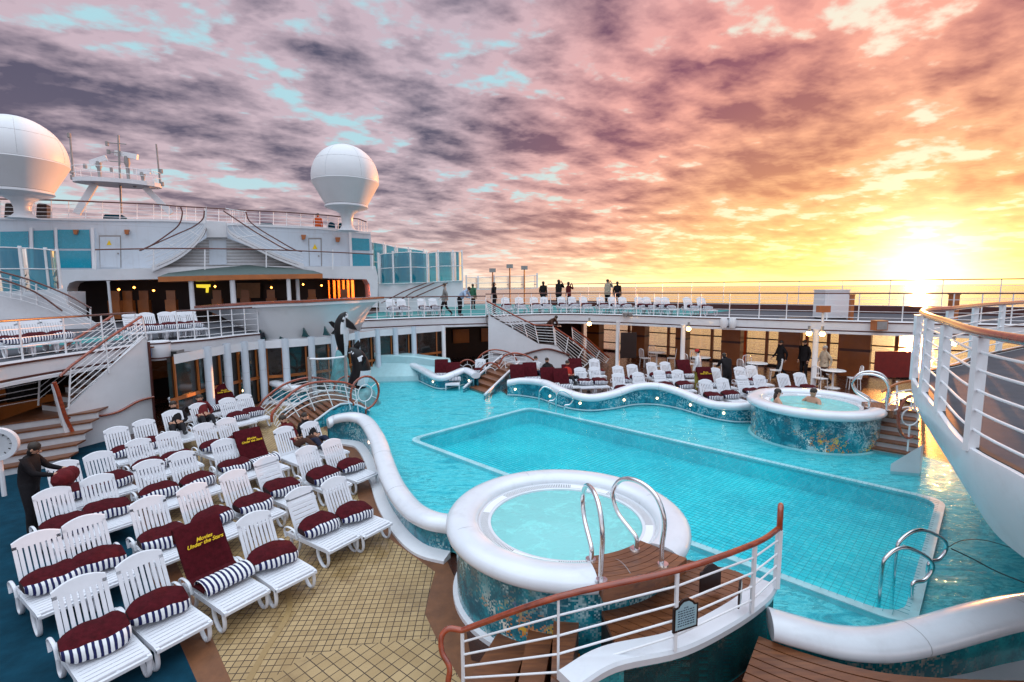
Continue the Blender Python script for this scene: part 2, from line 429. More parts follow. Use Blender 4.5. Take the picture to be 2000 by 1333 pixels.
def marble_mat():
    m = bpy.data.materials.new('sea green veined pool floor'); m.use_nodes = True; N = NT(m.node_tree); b = N.n['Principled BSDF']
    co = N.add('ShaderNodeTexCoord').outputs['Object']
    mp = N.add('ShaderNodeMapping'); mp.inputs['Rotation'].default_value[2] = R(38); mp.inputs['Scale'].default_value = (.55, 1.9, 1); N.put(mp.inputs[0], co)
    n1 = N.noise(mp.outputs[0], 1.5, 7, .66, 1.6); n2 = N.noise(mp.outputs[0], 5.0, 6, .7, 1.2)
    f = N.m('ADD', N.m('MULTIPLY', n1, .65), N.m('MULTIPLY', n2, .38))
    c = N.ramp(f, [(.34, lin('#067f8e')), (.45, lin('#1fb0bf')), (.53, lin('#8adbe0')), (.57, lin('#22a6b4')), (.68, lin('#c4ebe8'))])
    dark = N.m('SUBTRACT', 1.0, N.m('MULTIPLY', N.m('ABSOLUTE', N.m('SUBTRACT', n2, .52)), 60.0), clamp=True)
    c = N.mix(N.m('MULTIPLY', dark, N.m('MULTIPLY', N.sm(n1, .42, .56), .9)), c, lin('#0b4c54'))
    N.put(b.inputs['Base Color'], c); b.inputs['Roughness'].default_value = .5
    return m
M['marble'] = marble_mat()
def caustic_mat():
    m = bpy.data.materials.new('cyan pool tiles with painted caustics'); m.use_nodes = True; N = NT(m.node_tree); b = N.n['Principled BSDF']
    co = N.add('ShaderNodeTexCoord').outputs['Object']
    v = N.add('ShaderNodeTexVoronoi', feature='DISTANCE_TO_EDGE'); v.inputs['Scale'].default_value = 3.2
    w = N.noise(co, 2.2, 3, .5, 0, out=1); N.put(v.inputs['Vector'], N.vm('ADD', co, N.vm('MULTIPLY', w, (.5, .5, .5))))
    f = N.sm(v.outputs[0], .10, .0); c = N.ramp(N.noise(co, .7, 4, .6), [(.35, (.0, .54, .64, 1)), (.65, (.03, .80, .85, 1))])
    N.put(b.inputs['Base Color'], N.mix(N.m('MULTIPLY', f, .35), c, (.35, .95, .98, 1))); b.inputs['Roughness'].default_value = .3  # pale ripple veins: caustic light painted into the tile colour
    return m
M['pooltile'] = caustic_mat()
M['coping'] = mat('pale coping tile', '#9fd3da', .3, var=.12, vscale=4)

def water_mat(name, tint, rough=.03, scale=5.0, strength=.35, dist=.03, clear=.9, foam=0.0):
    m = bpy.data.materials.new(name); m.use_nodes = True; t = m.node_tree; N = NT(t); t.nodes.clear()
    co = N.add('ShaderNodeTexCoord').outputs['Object']
    n = N.noise(co, scale, 5, .6, .6); n2 = N.noise(co, scale*3.1, 3, .6, .3)
    h = N.m('ADD', n, N.m('MULTIPLY', n2, .35))
    bn = N.add('ShaderNodeBump'); bn.inputs['Strength'].default_value = strength; bn.inputs['Distance'].default_value = dist; N.put(bn.inputs['Height'], h)
    gl = N.add('ShaderNodeBsdfGlossy'); gl.inputs['Roughness'].default_value = rough; N.put(gl.inputs['Normal'], bn.outputs[0])
    tr = N.add('ShaderNodeBsdfTransparent'); tr.inputs[0].default_value = tuple(tint)+(1,)
    df = N.add('ShaderNodeBsdfDiffuse'); df.inputs[0].default_value = (.03, .66, .80, 1)
    mx0 = N.add('ShaderNodeMixShader')
    ff = 1-clear
    if foam: 
        ff = N.m('ADD', 1-clear, N.m('MULTIPLY', N.sm(N.noise(co, 3.2, 6, .7, 1.0), .48, .66), foam)); df.inputs[0].default_value = (.30, .84, .80, 1)
    N.put(mx0.inputs[0], ff); t.links.new(tr.outputs[0], mx0.inputs[1]); t.links.new(df.outputs[0], mx0.inputs[2])
    fr = N.add('ShaderNodeFresnel'); fr.inputs[0].default_value = 1.33; N.put(fr.inputs['Normal'], bn.outputs[0])
    mx = N.add('ShaderNodeMixShader'); N.put(mx.inputs[0], N.m('MULTIPLY', fr.outputs[0], .6)); t.links.new(mx0.outputs[0], mx.inputs[1]); t.links.new(gl.outputs[0], mx.inputs[2])
    o = N.add('ShaderNodeOutputMaterial'); t.links.new(mx.outputs[0], o.inputs[0]); return m
M['water'] = water_mat('pool water', (.72, 1.0, 1.0), .02, 3.2, .6, .055, clear=.88)
M['tubwater'] = water_mat('bubbling tub water', (.8, 1, 1), .05, 4.5, .8, .05, clear=.5, foam=.18)

def glass(name, tint, refl=.12, rough=.0, body=0.0, bodycol=(.05,.4,.45)):
    m = bpy.data.materials.new(name); m.use_nodes = True; t = m.node_tree; N = NT(t); t.nodes.clear()
    gl = N.add('ShaderNodeBsdfGlossy'); gl.inputs['Roughness'].default_value = rough
    tr = N.add('ShaderNodeBsdfTransparent'); tr.inputs[0].default_value = tuple(tint)+(1,)
    df = N.add('ShaderNodeBsdfDiffuse'); df.inputs[0].default_value = tuple(bodycol)+(1,)
    co = N.add('ShaderNodeTexCoord').outputs['Object']
    a = N.add('ShaderNodeMixShader'); N.put(a.inputs[0], N.m('MULTIPLY', body, N.m('ADD', .8, N.m('MULTIPLY', N.noise(co, 1.5, 3), .4))))
    t.links.new(tr.outputs[0], a.inputs[1]); t.links.new(df.outputs[0], a.inputs[2])
    lw = N.add('ShaderNodeFresnel'); lw.inputs[0].default_value = 1.5
    mx = N.add('ShaderNodeMixShader'); N.put(mx.inputs[0], N.m('ADD', lw.outputs[0], refl)); t.links.new(a.outputs[0], mx.inputs[1]); t.links.new(gl.outputs[0], mx.inputs[2])
    o = N.add('ShaderNodeOutputMaterial'); t.links.new(mx.outputs[0], o.inputs[0]); return m
M['teal_glass'] = glass('teal tinted glass', (.10, .55, .68), .03, body=.62, bodycol=(.01, .20, .30))
M['clear_glass'] = glass('clear glass panel', (.86, .95, .95), .04, body=.06, bodycol=(.5, .6, .6))
M['win_glass'] = glass('window glass', (.92, .93, .92), .03, body=.02, bodycol=(.3, .3, .3))

def stripe_mat():
    m = bpy.data.materials.new('navy and white striped towelling'); m.use_nodes = True; N = NT(m.node_tree); b = N.n['Principled BSDF']
    co = N.add('ShaderNodeTexCoord').outputs['Object']; x, y, z = N.xyz(co)
    w = N.m('ADD', y, N.m('MULTIPLY', N.noise(co, 6, 2), .02))
    f = N.m('FRACT', N.m('MULTIPLY', w, 17.0)); s = N.sm(N.m('ABSOLUTE', N.m('SUBTRACT', f, .5)), .20, .27)
    N.put(b.inputs['Base Color'], N.mix(s, lin('#12184a'), (.72, .74, .76, 1))); b.inputs['Roughness'].default_value = .95
    return m
M['stripe'] = stripe_mat()

def sea_mat():
    m = bpy.data.materials.new('evening sea'); m.use_nodes = True; N = NT(m.node_tree); b = N.n['Principled BSDF']
    co = N.add('ShaderNodeTexCoord').outputs['Object']
    b.inputs['Base Color'].default_value = (.012, .03, .045, 1); b.inputs['Roughness'].default_value = .14; b.inputs['Specular IOR Level'].default_value = 1.0
    n = N.noise(N.vm('MULTIPLY', co, (1, 1, 1)), .22, 6, .65, .4)
    bn = N.add('ShaderNodeBump'); bn.inputs['Strength'].default_value = .8; bn.inputs['Distance'].default_value = .35; N.put(bn.inputs['Height'], n)
    N.put(b.inputs['Normal'], bn.outputs[0]); return m
M['sea'] = sea_mat()
M['slatgrey'] = mat('grey sealant seam', (.34, .35, .37), .6)
b = MB(); S = 40000
b.face([(-S, -S, -17), (S, -S, -17), (S, S, -17), (-S, S, -17)])
b.build('sea', M['sea'], kind='structure')

# ================================================================== POOL DECK
D2 = 2.65                                    # level of the sun deck
def arr(pts, z=None): return [(p[0], p[1]) if z is None else (p[0], p[1], z) for p in pts]
def holed(name, outer, holes, z, material, **k):
    bm = bmesh.new(); es = []
    for loop in [outer]+holes:
        vs = [bm.verts.new((p[0], p[1], z)) for p in loop]
        for i in range(len(vs)): es.append(bm.edges.new((vs[i], vs[(i+1) % len(vs)])))
    bmesh.ops.triangle_fill(bm, use_beauty=True, use_dissolve=False, edges=es)
    for f in bm.faces:
        if f.normal.z < 0: f.normal_flip()
    me = bpy.data.meshes.new(name); bm.to_mesh(me); bm.free(); me.materials.append(material)
    o = bpy.data.objects.new(name, me); C.objects.link(o); tag(o, **k); return o

AX = Vector((.727, -.686))                   # ship's fore and aft line, pointing aft
TX = Vector((.686, .727))
# deep pool corners (inside edge of the white coping) at the water level
ZW = .10
pc = [G(812, 858, ZW), G(1045, 801, ZW), G(1856, 985, ZW), G(1722, 1198, ZW)]
c0 = pc[0].xy; u_ = (pc[2].xy-pc[1].xy).normalized(); w_ = Vector((-u_.y, u_.x))
wid = ((pc[1].xy-c0).dot(w_)+(pc[2].xy-pc[3].xy).dot(w_))/2
s0 = min((pc[0].xy).dot(u_), (pc[1].xy).dot(u_)); s1 = (pc[2].xy.dot(u_)+pc[3].xy.dot(u_))/2
q0 = (pc[0].xy.dot(w_)+pc[3].xy.dot(w_))/2; q1 = (pc[1].xy.dot(w_)+pc[2].xy.dot(w_))/2
def UW(s, q): return u_*s+w_*q
def rrect(g, rad=.35, n=6):
    out = []
    for (s, q, a) in ((s0-g, q0-g, 180), (s1+g, q0-g, 270), (s1+g, q1+g, 0), (s0-g, q1+g, 90)):
        cx = s+(rad if s < (s0+s1)/2 else -rad); cq = q+(rad if q < (q0+q1)/2 else -rad)
        for i in range(n+1):
            t = R(a+90*i/n); p = UW(cx+rad*math.cos(t), cq+rad*math.sin(t)); out.append((p.x, p.y))
    return out
hole = rrect(0.0)
# wading water outline
near_foot = [G(868,1085,0).xy, G(820,1050,0).xy, G(775,1015,0).xy, G(742,965,0).xy, G(733,920,0).xy, G(715,885,0).xy, G(690,868,0).xy, G(652,852,0).xy]
rim_near_px = [(640,819,.66), (656,810,.76), (688,806,.84), (714,815,.80), (736,848,.70), (750,890,.62), (768,935,.56), (800,978,.55), (838,1001,.6), (885,1010,.62)]
rim_near = [G(*p) for p in rim_near_px]
far_px = [(760,709,.60), (790,704,.80), (818,714,.74), (856,733,.62), (884,726,.72), (908,718,.80), (930,728,.72)]
far2_px = [(992,742,.66), (1020,738,.76), (1062,742,.80), (1100,758,.72), (1146,770,.62), (1190,765,.66), (1240,750,.80), (1285,748,.84), (1330,760,.74), (1385,781,.62), (1430,786,.66), (1470,784,.70)]
far2 = [G(*p) for p in far2_px]
far1 = [G(*p) for p in far_px]
TUB1 = Vector((.72, 6.48)); TUB2 = Vector((8.15, 13.05)); TR = 1.64
right_px = [(1505,1196,.70), (1560,1212,.66), (1640,1232,.60), (1720,1236,.60), (1800,1222,.64), (1880,1200,.70), (1960,1180,.72), (2060,1165,.72), (2200,1150,.72)]
right_rim = [G(*p) for p in right_px]
pool_out = [p.xy for p in rim_near]+[TUB1+Vector((-.3, -.2)), TUB1+Vector((.9, -.8)), Vector((2.4, 5.2))]+[p.xy for p in right_rim]+[
    Vector((9.5, 6.5)), Vector((11.0, 9.0)), Vector((9.6, 12.0)), TUB2+Vector((.6, 0))]+[p.xy for p in reversed(far2)]+[G(960, 750, .1).xy]+[p.xy for p in reversed(far1)]+[
    G(742, 712, .1).xy, G(640, 716, .1).xy, G(560, 722, .1).xy, G(500, 740, .1).xy, G(600, 775, .1).xy, G(645, 800, .1).xy]
deck_outer = [(-22, -4), (26, -4), (26, 14.5), (20.5, 19.5), (6.5, 33), (2, 36), (-14, 36), (-22, 24)]
holed('pool_deck', deck_outer, [[tuple(p) for p in rrect(.01)]], 0.0, M['darkdeck'], kind='structure')
holed('pool_floor', [tuple(p) for p in pool_out], [[tuple(p) for p in rrect(0.13)]], .035, M['marble'], kind='structure')
# basin of the deep pool
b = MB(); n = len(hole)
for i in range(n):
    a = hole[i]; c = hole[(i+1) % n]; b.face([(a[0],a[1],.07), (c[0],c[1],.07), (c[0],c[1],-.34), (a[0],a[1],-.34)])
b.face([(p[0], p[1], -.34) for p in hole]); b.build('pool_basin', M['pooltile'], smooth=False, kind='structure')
# coping
b = MB(); o2 = rrect(.14)
for i in range(n):
    j = (i+1) % n
    for (r0, r1, za, zb) in ((hole, hole, .02, .118), (hole, o2, .118, .118), (o2, o2, .118, .02)):
        b.face([(r0[i][0], r0[i][1], za), (r0[j][0], r0[j][1], za), (r1[j][0], r1[j][1], zb), (r1[i][0], r1[i][1], zb)])
b.build('pool_coping', M['coping'], label='white raised edge framing the deep rectangular pool', cat='pool edge')
# water
b = MB(); b.face([(p.x, p.y, ZW) for p in pool_out]); b.build('pool_water', M['water'], kind='structure')

# lattice of the safety net stretched over the deep pool
b = MB(); zn = .135; stp = .095
k = int((s1-s0)/stp)
for i in range(1, k):
    s = s0+(s1-s0)*i/k; a = UW(s, q0-.05); c = UW(s, q1+.05); b.bar((a.x, a.y, zn), (c.x, c.y, zn), .004, .004)
k = int((q1-q0)/stp)
for i in range(1, k):
    q = q0+(q1-q0)*i/k; a = UW(s0-.05, q); c = UW(s1+.05, q); b.bar((a.x, a.y, zn), (c.x, c.y, zn), .004, .004)
b.build('pool_net', mat('pale net cord', '#2f98a6', .8), smooth=False, label='fine square mesh safety net stretched over the deep pool', cat='net')
# two lit lamps under the deep water and one floating
for px, py, lab in ((1157, 843, 'glowing yellow underwater lamp near the far ladder of the pool'), (1572, 952, 'small yellow underwater lamp in the middle of the deep pool')):
    p = G(px, py, -.35); b = MB(); b.lathe([(0, .03), (.09, .025), (.12, 0), (.12, -.03), (0, -.03)], (p.x, p.y, -.3), 16)
    b.build('pool_lamp', M['lamp'], label=lab, cat='lamp')

# tiled floor, its border, and the blue carpet (sheets)
def sheet(name, pts, z, m): 
    b = MB(); b.face([(p[0], p[1], z) for p in pts]); return b.build(name, m, smooth=False, kind='structure')
kerb_in = near_foot
tile_poly = [G(455,1340,0).xy, G(408,1232,0).xy, G(340,1090,0).xy, G(268,900,0).xy, (-9.6, 13.2), (-9.3, 15.5), (-7.6, 18.3), (-6.4, 16.5), (-5.6, 14.2)]
tile_poly += [near_foot[7], near_foot[6]+Vector((-.5,-.1)), near_foot[5]+Vector((-.42,-.15)), near_foot[4]+Vector((-.42,0)), near_foot[3]+Vector((-.40,-.16)), near_foot[2]+Vector((-.33,-.3)), G(850,1118,0).xy, G(838,1160,0).xy, G(830,1200,0).xy, G(858,1260,0).xy, G(900,1330,0).xy, (-.3, 3.0), (-2.5, 2.6)]
sheet('tiled_floor', tile_poly, .006, M['tiles'])
brown = [(-9.0, -1), (4, -1), (4, 4.4), (-.8, 7.2), near_foot[0], near_foot[3], near_foot[5], near_foot[7], (-5.6, 14.6), (-7.4, 19.5), (-11, 19.5), (-11.2, 15)]+[G(235,850,0).xy, G(360,1238,0).xy]
sheet('brown_border', [G(388,1340,0).xy, G(340,1232,0).xy, G(280,1090,0).xy, G(225,900,0).xy, (-9.9, 13.2), (-10.4, 19), (-7.4, 19.5), (-5.4, 14.8), near_foot[7], near_foot[5], near_foot[3], near_foot[1], near_foot[0], TUB1+Vector((-1.5,0)), TUB1+Vector((-1.2,-1.4)), (3.6, 3.6), (3.6, 1), (-3.4, 1)], .003, M['browndeck'])
sheet('blue_carpet', [(-16,-2), (-3.4, -2), G(388,1340,0).xy, G(340,1232,0).xy, G(280,1090,0).xy, G(225,900,0).xy, (-9.9, 13.2), (-11.4, 13.4), (-16, 10.5)], .003, M['carpet'])
sheet('askew_tiles', [G(620,1345,0).xy, G(516,1338,0).xy, G(590,1286,0).xy, G(700,1262,0).xy, G(830,1248,0).xy, G(858,1262,0).xy, G(905,1345,0).xy], .010, M['tiles2'])
b = MB(); b.sweep([p for p in cr([G(556,1140,.0), G(566,1180,0), G(556,1215,0), G(520,1270,0), G(478,1345,0)], 6)], [(-.035, .008), (.035, .008), (.035, .012), (-.035, .012)])
b.build('curved_inlay', mat('pale inlay', '#94794e', .5), kind='structure')

# ------------------------------------------------------------------ raised pool rims
SEC = ell(.20, .125, 16, 0, 2.2)
def on_path(path, s):                        # point at fraction s of the path length
    L = [0]
    for i in range(1, len(path)): L.append(L[-1]+(path[i].xy-path[i-1].xy).length)
    t = s*L[-1]
    for i in range(1, len(path)):
        if L[i] >= t:
            f = (t-L[i-1])/max(1e-6, L[i]-L[i-1]); return path[i-1].lerp(path[i], f), (path[i].xy-path[i-1].xy).normalized()
    return path[-1], (path[-1].xy-path[-2].xy).normalized()
def pool_wall(name, label, pts, side, lamps=(), base=0.0, kerb=True, m='mos', sec=SEC, lampz=.32, water_side=None):
    """side: +1 the mosaic faces to the right of travel"""
    t = thing(name, label, 'pool wall', (0,0,0)); path = cr(pts, 8)
    b = MB(); b.sweep([(p.x, p.y, p.z-.125) for p in path], sec); b.build('rim', M['white2'], t, ang=60)
    b = MB(); W = []
    for off in (.10*side, -.10*side):
        rows = []
        for i, p in enumerate(path):
            a = path[max(i-1, 0)].xy; c = path[min(i+1, len(path)-1)].xy; d = (c-a).normalized(); nn = Vector((d.y, -d.x))
            q = p.xy+nn*off; rows.append([(q.x, q.y, base), (q.x, q.y, p.z-.14)])
        b.rows(rows)
    b.build('mosaic_wall', M[m], t)
    if kerb:
        b = MB(); b.sweep([(p.x, p.y, base) for p in path], [(.10*side, .0), (.30*side, 0), (.30*side, .05), (.26*side, .07), (.10*side, .11)]); b.build('kerb', M['white'], t)
    else:
        b = MB(); b.sweep([(p.x, p.y, base+.10) for p in path], [(.10*side, -.02), (.125*side, -.02), (.125*side, .015), (.10*side, .015)]); b.build('white_line', M['white'], t)
    Ltot = sum((path[i].xy-path[i-1].xy).length for i in range(1, len(path)))
    for k in range(1, int(Ltot/1.9)+1):
        p, d = on_path(path, k/(int(Ltot/1.9)+1)); b = MB(); q = [(p.x, p.y, p.z-.125), (p.x+d.x*.008, p.y+d.y*.008, p.z-.125)]
        b.sweep(q, [(x*1.012, z*1.012) for x, z in sec]); b.build('seam', M['slatgrey'], t)
    for s in lamps:
        p, d = on_path(path, s); nn = Vector((d.y, -d.x))*side
        q = p.xy+nn*.105; b = MB(); b.tube([(q.x, q.y, lampz), (q.x+nn.x*.02, q.y+nn.y*.02, lampz)], .035, 12); b.build('lamp', M['poollamp'], t)
    return t
pool_wall('pool_wall', 'wavy white rimmed mosaic pool wall beside the rows of loungers, running into the near hot tub', rim_near, 1, (.28, .62), kerb=True, lampz=.36)
pool_wall('pool_wall', 'short wavy white rimmed mosaic wall on the far side of the pool left of the arched footbridge', far1, 1, (.05, .3, .62, .93), kerb=False, base=.0)
pool_wall('pool_wall', 'long wavy white rimmed mosaic wall between the far footbridge and the far hot tub', far2, 1, (.03, .22, .36, .52, .66, .80, .92), kerb=False, base=.0)
pool_wall('pool_wall', 'broad white pool rim curving past the teak bench at the lower right corner', right_rim, 1, (), kerb=True, m='mosdark', sec=ell(.21, .125, 16, 0, 2.2))
# back corner by the lower windows: wall left of the bridge and the wide pale ledge
lw = [G(428,752,.75), G(455,741,.80), (G(490,735,.84)), G(530,741,.82), G(565,751,.74), G(600,752,.72)]
pool_wall('pool_wall', 'mosaic pool wall with white rim behind the left end of the near footbridge', lw, 1, (.25, .55, .85), kerb=True)
led = cr([G(455,735,.8), G(490,718,1.0), G(520,708,1.15), G(580,700,1.15), G(660,697,1.15), G(740,694,1.15), G(800,695,1.1), G(840,700,.95), G(880,705,.8)], 6)
b = MB(); rows = []
for i, p in enumerate(led):
    a = led[max(i-1, 0)].xy; c = led[min(i+1, len(led)-1)].xy; d = (c-a).normalized(); nn = Vector((d.y, -d.x))
    rows.append([tuple(p.xy-nn*.9)+(p.z,), tuple(p.xy)+(p.z,), tuple(p.xy+nn*.06)+(p.z-.05,), tuple(p.xy+nn*.10)+(p.z-.35,), tuple(p.xy+nn*.55)+(.45,), tuple(p.xy+nn*.8)+(.30,), tuple(p.xy+nn*.9)+(0,)])
b.rows(rows); b.build('pool_ledge', mat('pale blue pool ledge', '#9fc6cc', .3, var=.05), label='wide pale ledge curving behind the orca sculptures under the lower windows', cat='pool ledge')

M['slatgrey'] = mat('grey sealant seam', (.30, .31, .33), .6)
# ================================================================== HOT TUBS
def ring_handrail(b, a, c, h, r=.028, lean=None):
    """loop handrail: foot a outside, foot c inside (2d points with z)"""
    a = Vector(a); c = Vector(c); d = (c-a); d.z = 0; L = d.length; d.normalize()
    up = Vector((0,0,1))
    P = [a, a+up*.22, a+up*(h*.62)-d*.02, a+up*(h*.9)+d*.10, a+up*h+d*(.34), a+up*(h*.93)+d*(.60), a+up*(h*.68)+d*.74, a+up*(h*.42)+d*.66, a+up*(h*.26)+d*(L+.10), a+up*(h*.17)+d*L, c]
    b.tube(cr(P, 5), r, 10)
def hot_tub(label, c, zr, gap, stones, hr, group='round hot tubs beside the pool'):
    t = thing('hot_tub', label, 'hot tub', (c[0], c[1], 0), 0, group)
    g0, g1 = gap
    b = MB(); n = 96
    prof = [(1.50, 0), (1.50, zr-.20)]
    b.lathe(prof, n=n); b.build('mosaic_wall', M['mosf'], t)
    b = MB(); b.lathe([(1.50, 0), (1.56, 0), (1.56, .06), (1.50, .08)], n=n); b.build('base_trim', M['white'], t)
    # rim: broad rounded roll, left open where the teak seat goes
    P = []
    for i in range(18):
        a = math.pi*2*i/18; ca, sa = math.cos(a), math.sin(a)
        P.append((1.42+.22*math.copysign(abs(ca)**.85, ca), zr-.12+.12*math.copysign(abs(sa)**.85, sa)))
    P.append(P[0])
    b = MB(); b.lathe(P, n=n, a0=g1, a1=g0+2*math.pi); b.build('rim', M['white2'], t, ang=60)
    b = MB()
    for k in range(4):
        a = R(20+k*90); b.rows([[((1.42+.223*math.cos(u))*math.cos(a+e), (1.42+.223*math.cos(u))*math.sin(a+e), zr-.12+.123*math.sin(u)) for u in [R(-20+200*j/12) for j in range(13)]] for e in (0, .004)])
    b.build('seam', M['slatgrey'], t)
    b = MB(); b.lathe([(1.22, zr-.10), (1.19, zr-.13), (1.05, zr-.135), (1.03, zr-.14), (1.02, zr-.30), (.85, zr-.6), (.3, zr-.75), (0, zr-.75)], n=n); sh = b.build('shell', M['white2'], t)
    b = MB()
    b.lathe([(1.07, zr-.1315), (1.17, zr-.1285)], n=n); b.build('grating', M['grating'], t)
    b = MB(); b.lathe([(1.035, 0), (.7, 0), (.35, 0), (0, 0)], (0, 0, zr-.165), n=64); b.build('water', M['tubwater'], t)
    # teak seat filling the gap
    b = MB(); k = 10; am = (g0+g1)/2
    for i in range(7):
        r0 = 1.14+i*.085; b.lathe([(r0, zr-.20), (r0+.078, zr-.20), (r0+.078, zr-.03), (r0, zr-.03), (r0, zr-.20)], n=12, a0=g0+.01, a1=g1-.01)
    b.build('teak_seat', M['teakstep'], t)
    for a in (g0+.02, g1-.20):
        b = MB(); x, y = math.cos(a), math.sin(a)
        ring_handrail(b, (x*1.60, y*1.60, zr-.03), (x*1.24, y*1.24, zr-.03), hr)
        for r0 in (1.62, 1.22): b.lathe([(0, .02), (.06, .018), (.065, 0)], (x*r0, y*r0, zr-.03), 14)
        b.build('handrail', M['steel'], t)
    return t
def grating_mat():
    m = bpy.data.materials.new('slotted white overflow grating'); m.use_nodes = True; N = NT(m.node_tree); b = N.n['Principled BSDF']
    x, y, z = N.xyz(N.add('ShaderNodeTexCoord').outputs['Object'])
    an = N.m('ARCTAN2', y, x); f = N.m('FRACT', N.m('MULTIPLY', an, 260/(2*math.pi))); s = N.m('GREATER_THAN', f, .6)
    seg = N.m('LESS_THAN', N.m('FRACT', N.m('ADD', N.m('MULTIPLY', an, 2/math.pi), .12)), .66)
    N.put(b.inputs['Base Color'], N.mix(N.m('MULTIPLY', s, seg), (.8, .82, .85, 1), (.03, .03, .04, 1))); b.inputs['Roughness'].default_value = .3
    return m
M['grating'] = grating_mat()
M['teakstep'] = wood('oiled teak', '#4a2614', '#84502e', 7, 'X', rough=.4, coat=.25)
ga, gb = G(1160, 1131, .98), G(1298, 1087, .98); g0 = math.atan2(ga.y-TUB1.y, ga.x-TUB1.x); g1 = math.atan2(gb.y-TUB1.y, gb.x-TUB1.x)
tub1 = hot_tub('near round hot tub with bubbling water, at the head of the teak platform', TUB1, 1.10, (g0, g1), 0, .84)
tub2 = hot_tub('far round hot tub with two bathers in it, at the far side of the pool', TUB2, 1.10, (R(-48), R(-14)), 0, .85)
# ================================================================== NEAR PLATFORM, STEPS, BENCH
def railing(name, label, posts, top, nr, hr=.024, m_top='teakrail', z0=.0, postr=.024, group=None, railr=.011, toplift=0.0, square=False, low=.16, cat='railing', postlist=None):
    """posts: base points; top: height; nr: number of slim rails between"""
    t = thing(name, label, cat, (0,0,0), 0, group)
    P = [Vector(p) for p in posts]; H_ = top if isinstance(top, (list, tuple)) else [top]*len(P)
    T = [p+V(0,0,h) for p, h in zip(P, H_)]
    b = MB(); b.tube(T, hr, 10); b.build('handrail', M[m_top], t)
    for j in range(nr):
        f = low+(1-low)*j/nr; b = MB(); b.tube([p.lerp(q, f) for p, q in zip(P, T)], railr, 6); b.build('rail', M['railwhite'], t)
    for i, (p, q) in enumerate(zip(P, T)):
        if postlist is not None and i not in postlist: continue
        b = MB()
        if square: b.bar(p, q-V(0,0,hr*.5), postr*2.2, postr*1.6)
        else: b.tube([p, q], postr, 8)
        b.build('post', M['railwhite'], t, smooth=not square)
    return t
ZP = .65
edge_px = [(1120,1350), (1200,1302), (1330,1272), (1430,1222), (1492,1178), (1512,1150)]
edge = [G(x, y, ZP) for x, y in edge_px]
ep = cr(edge, 6)
# platform: curved plinth wall, teak planking
t = thing('teak_platform', 'teak platform with a curved white edge and dark mosaic side at the near hot tub', 'platform')
b = MB(); rows = [[(p.x, p.y, 0), (p.x, p.y, ZP-.02)] for p in ep]; b.rows(rows)
b.build('mosaic_wall', M['mosdark'], t)
b = MB(); b.sweep([(p.x, p.y, ZP) for p in ep], [(.03, -.04), (.04, .03), (.02, .06), (-.20, .06), (-.22, .04), (-.22, -.04)]); b.build('white_edge', M['white2'], t)
inner = [p.xy-Vector((0, 0)) for p in ep]
back = [Vector((2.75, 5.75)), Vector((2.25, 6.0)), Vector((1.7, 5.5)), Vector((.95, 5.05))]
stair_l = [G(1063, 1330, ZP).xy, G(935, 1040+150, ZP).xy]
poly = [p for p in inner[7:]]+back
# planks laid across the platform, cut by the outline
pd = Vector((.80, -.60)); pn = Vector((.60, .80))
def clip_poly(poly, n, lo, hi):
    for (sgn, d) in ((1, hi), (-1, -lo)):
        out = []
        for i in range(len(poly)):
            a = poly[i]; c = poly[(i+1) % len(poly)]; da = sgn*a.dot(n)-d; dc = sgn*c.dot(n)-d
            if da <= 0: out.append(a)
            if (da < 0) != (dc < 0) and abs(da-dc) > 1e-9: out.append(a.lerp(c, da/(da-dc)))
        poly = out
        if not poly: break
    return poly
b = MB(); lo = min(p.dot(pn) for p in poly); hi = max(p.dot(pn) for p in poly); q = lo
while q < hi:
    pl = clip_poly(poly, pn, q+.004, q+.112)
    if len(pl) > 2: b.prism([tuple(p) for p in pl], ZP-.06, ZP-.012)
    q += .118
b.build('planking', M['teakstep'], t, smooth=False)
b = MB(); b.prism([tuple(p) for p in poly], .02, ZP-.075); b.build('substructure', M['dark'], t, smooth=False)
# steps from the tiles up to the platform
for k, (z, pxs) in enumerate([(.18, ((905,1345), (1000,1345), (1040,1230), (985,1215))), (.36, ((1010,1345), (1060,1345), (1085,1215), (1035,1215))), (.52, ((1075,1345), (1110,1345), (1135,1190), (1082,1200)))]):
    b = MB(); pts = [G(x, y, z).xy for x, y in pxs]
    b.prism([tuple(p) for p in pts], z-.05, z); b.prism([tuple(p.lerp((pts[0]+pts[2])/2, .04)) for p in pts], .0, z-.06, 0); b.build('step', M['teakstep'], t, smooth=False)
tb = MB(); 
# railing on the curb
pb = [(905,1345,.10), (1090,1345,.40), (1318,1270,ZP+.06), (1468,1196,ZP+.06), (1516,1148,ZP+.06)]
P0 = [G(*p) for p in pb]
tp_px = [(895,1232), (1088,1166), (1312,1112), (1466,1060), (1516,1030)]
def vz(px, py, p):                            # height above p seen at that pixel
    r = ray(px, py); tt = p.xy.length/r.xy.length; return EYE+r.z*tt
t = thing('platform_railing', 'white railing with varnished handrail along the teak platform, carrying three small notice boards', 'railing')
tops = []
for i, p in enumerate(P0):
    z = vz(tp_px[i][0], tp_px[i][1], p)
    if i == 0: p = p; 
    tops.append(Vector((p.x, p.y, z)))
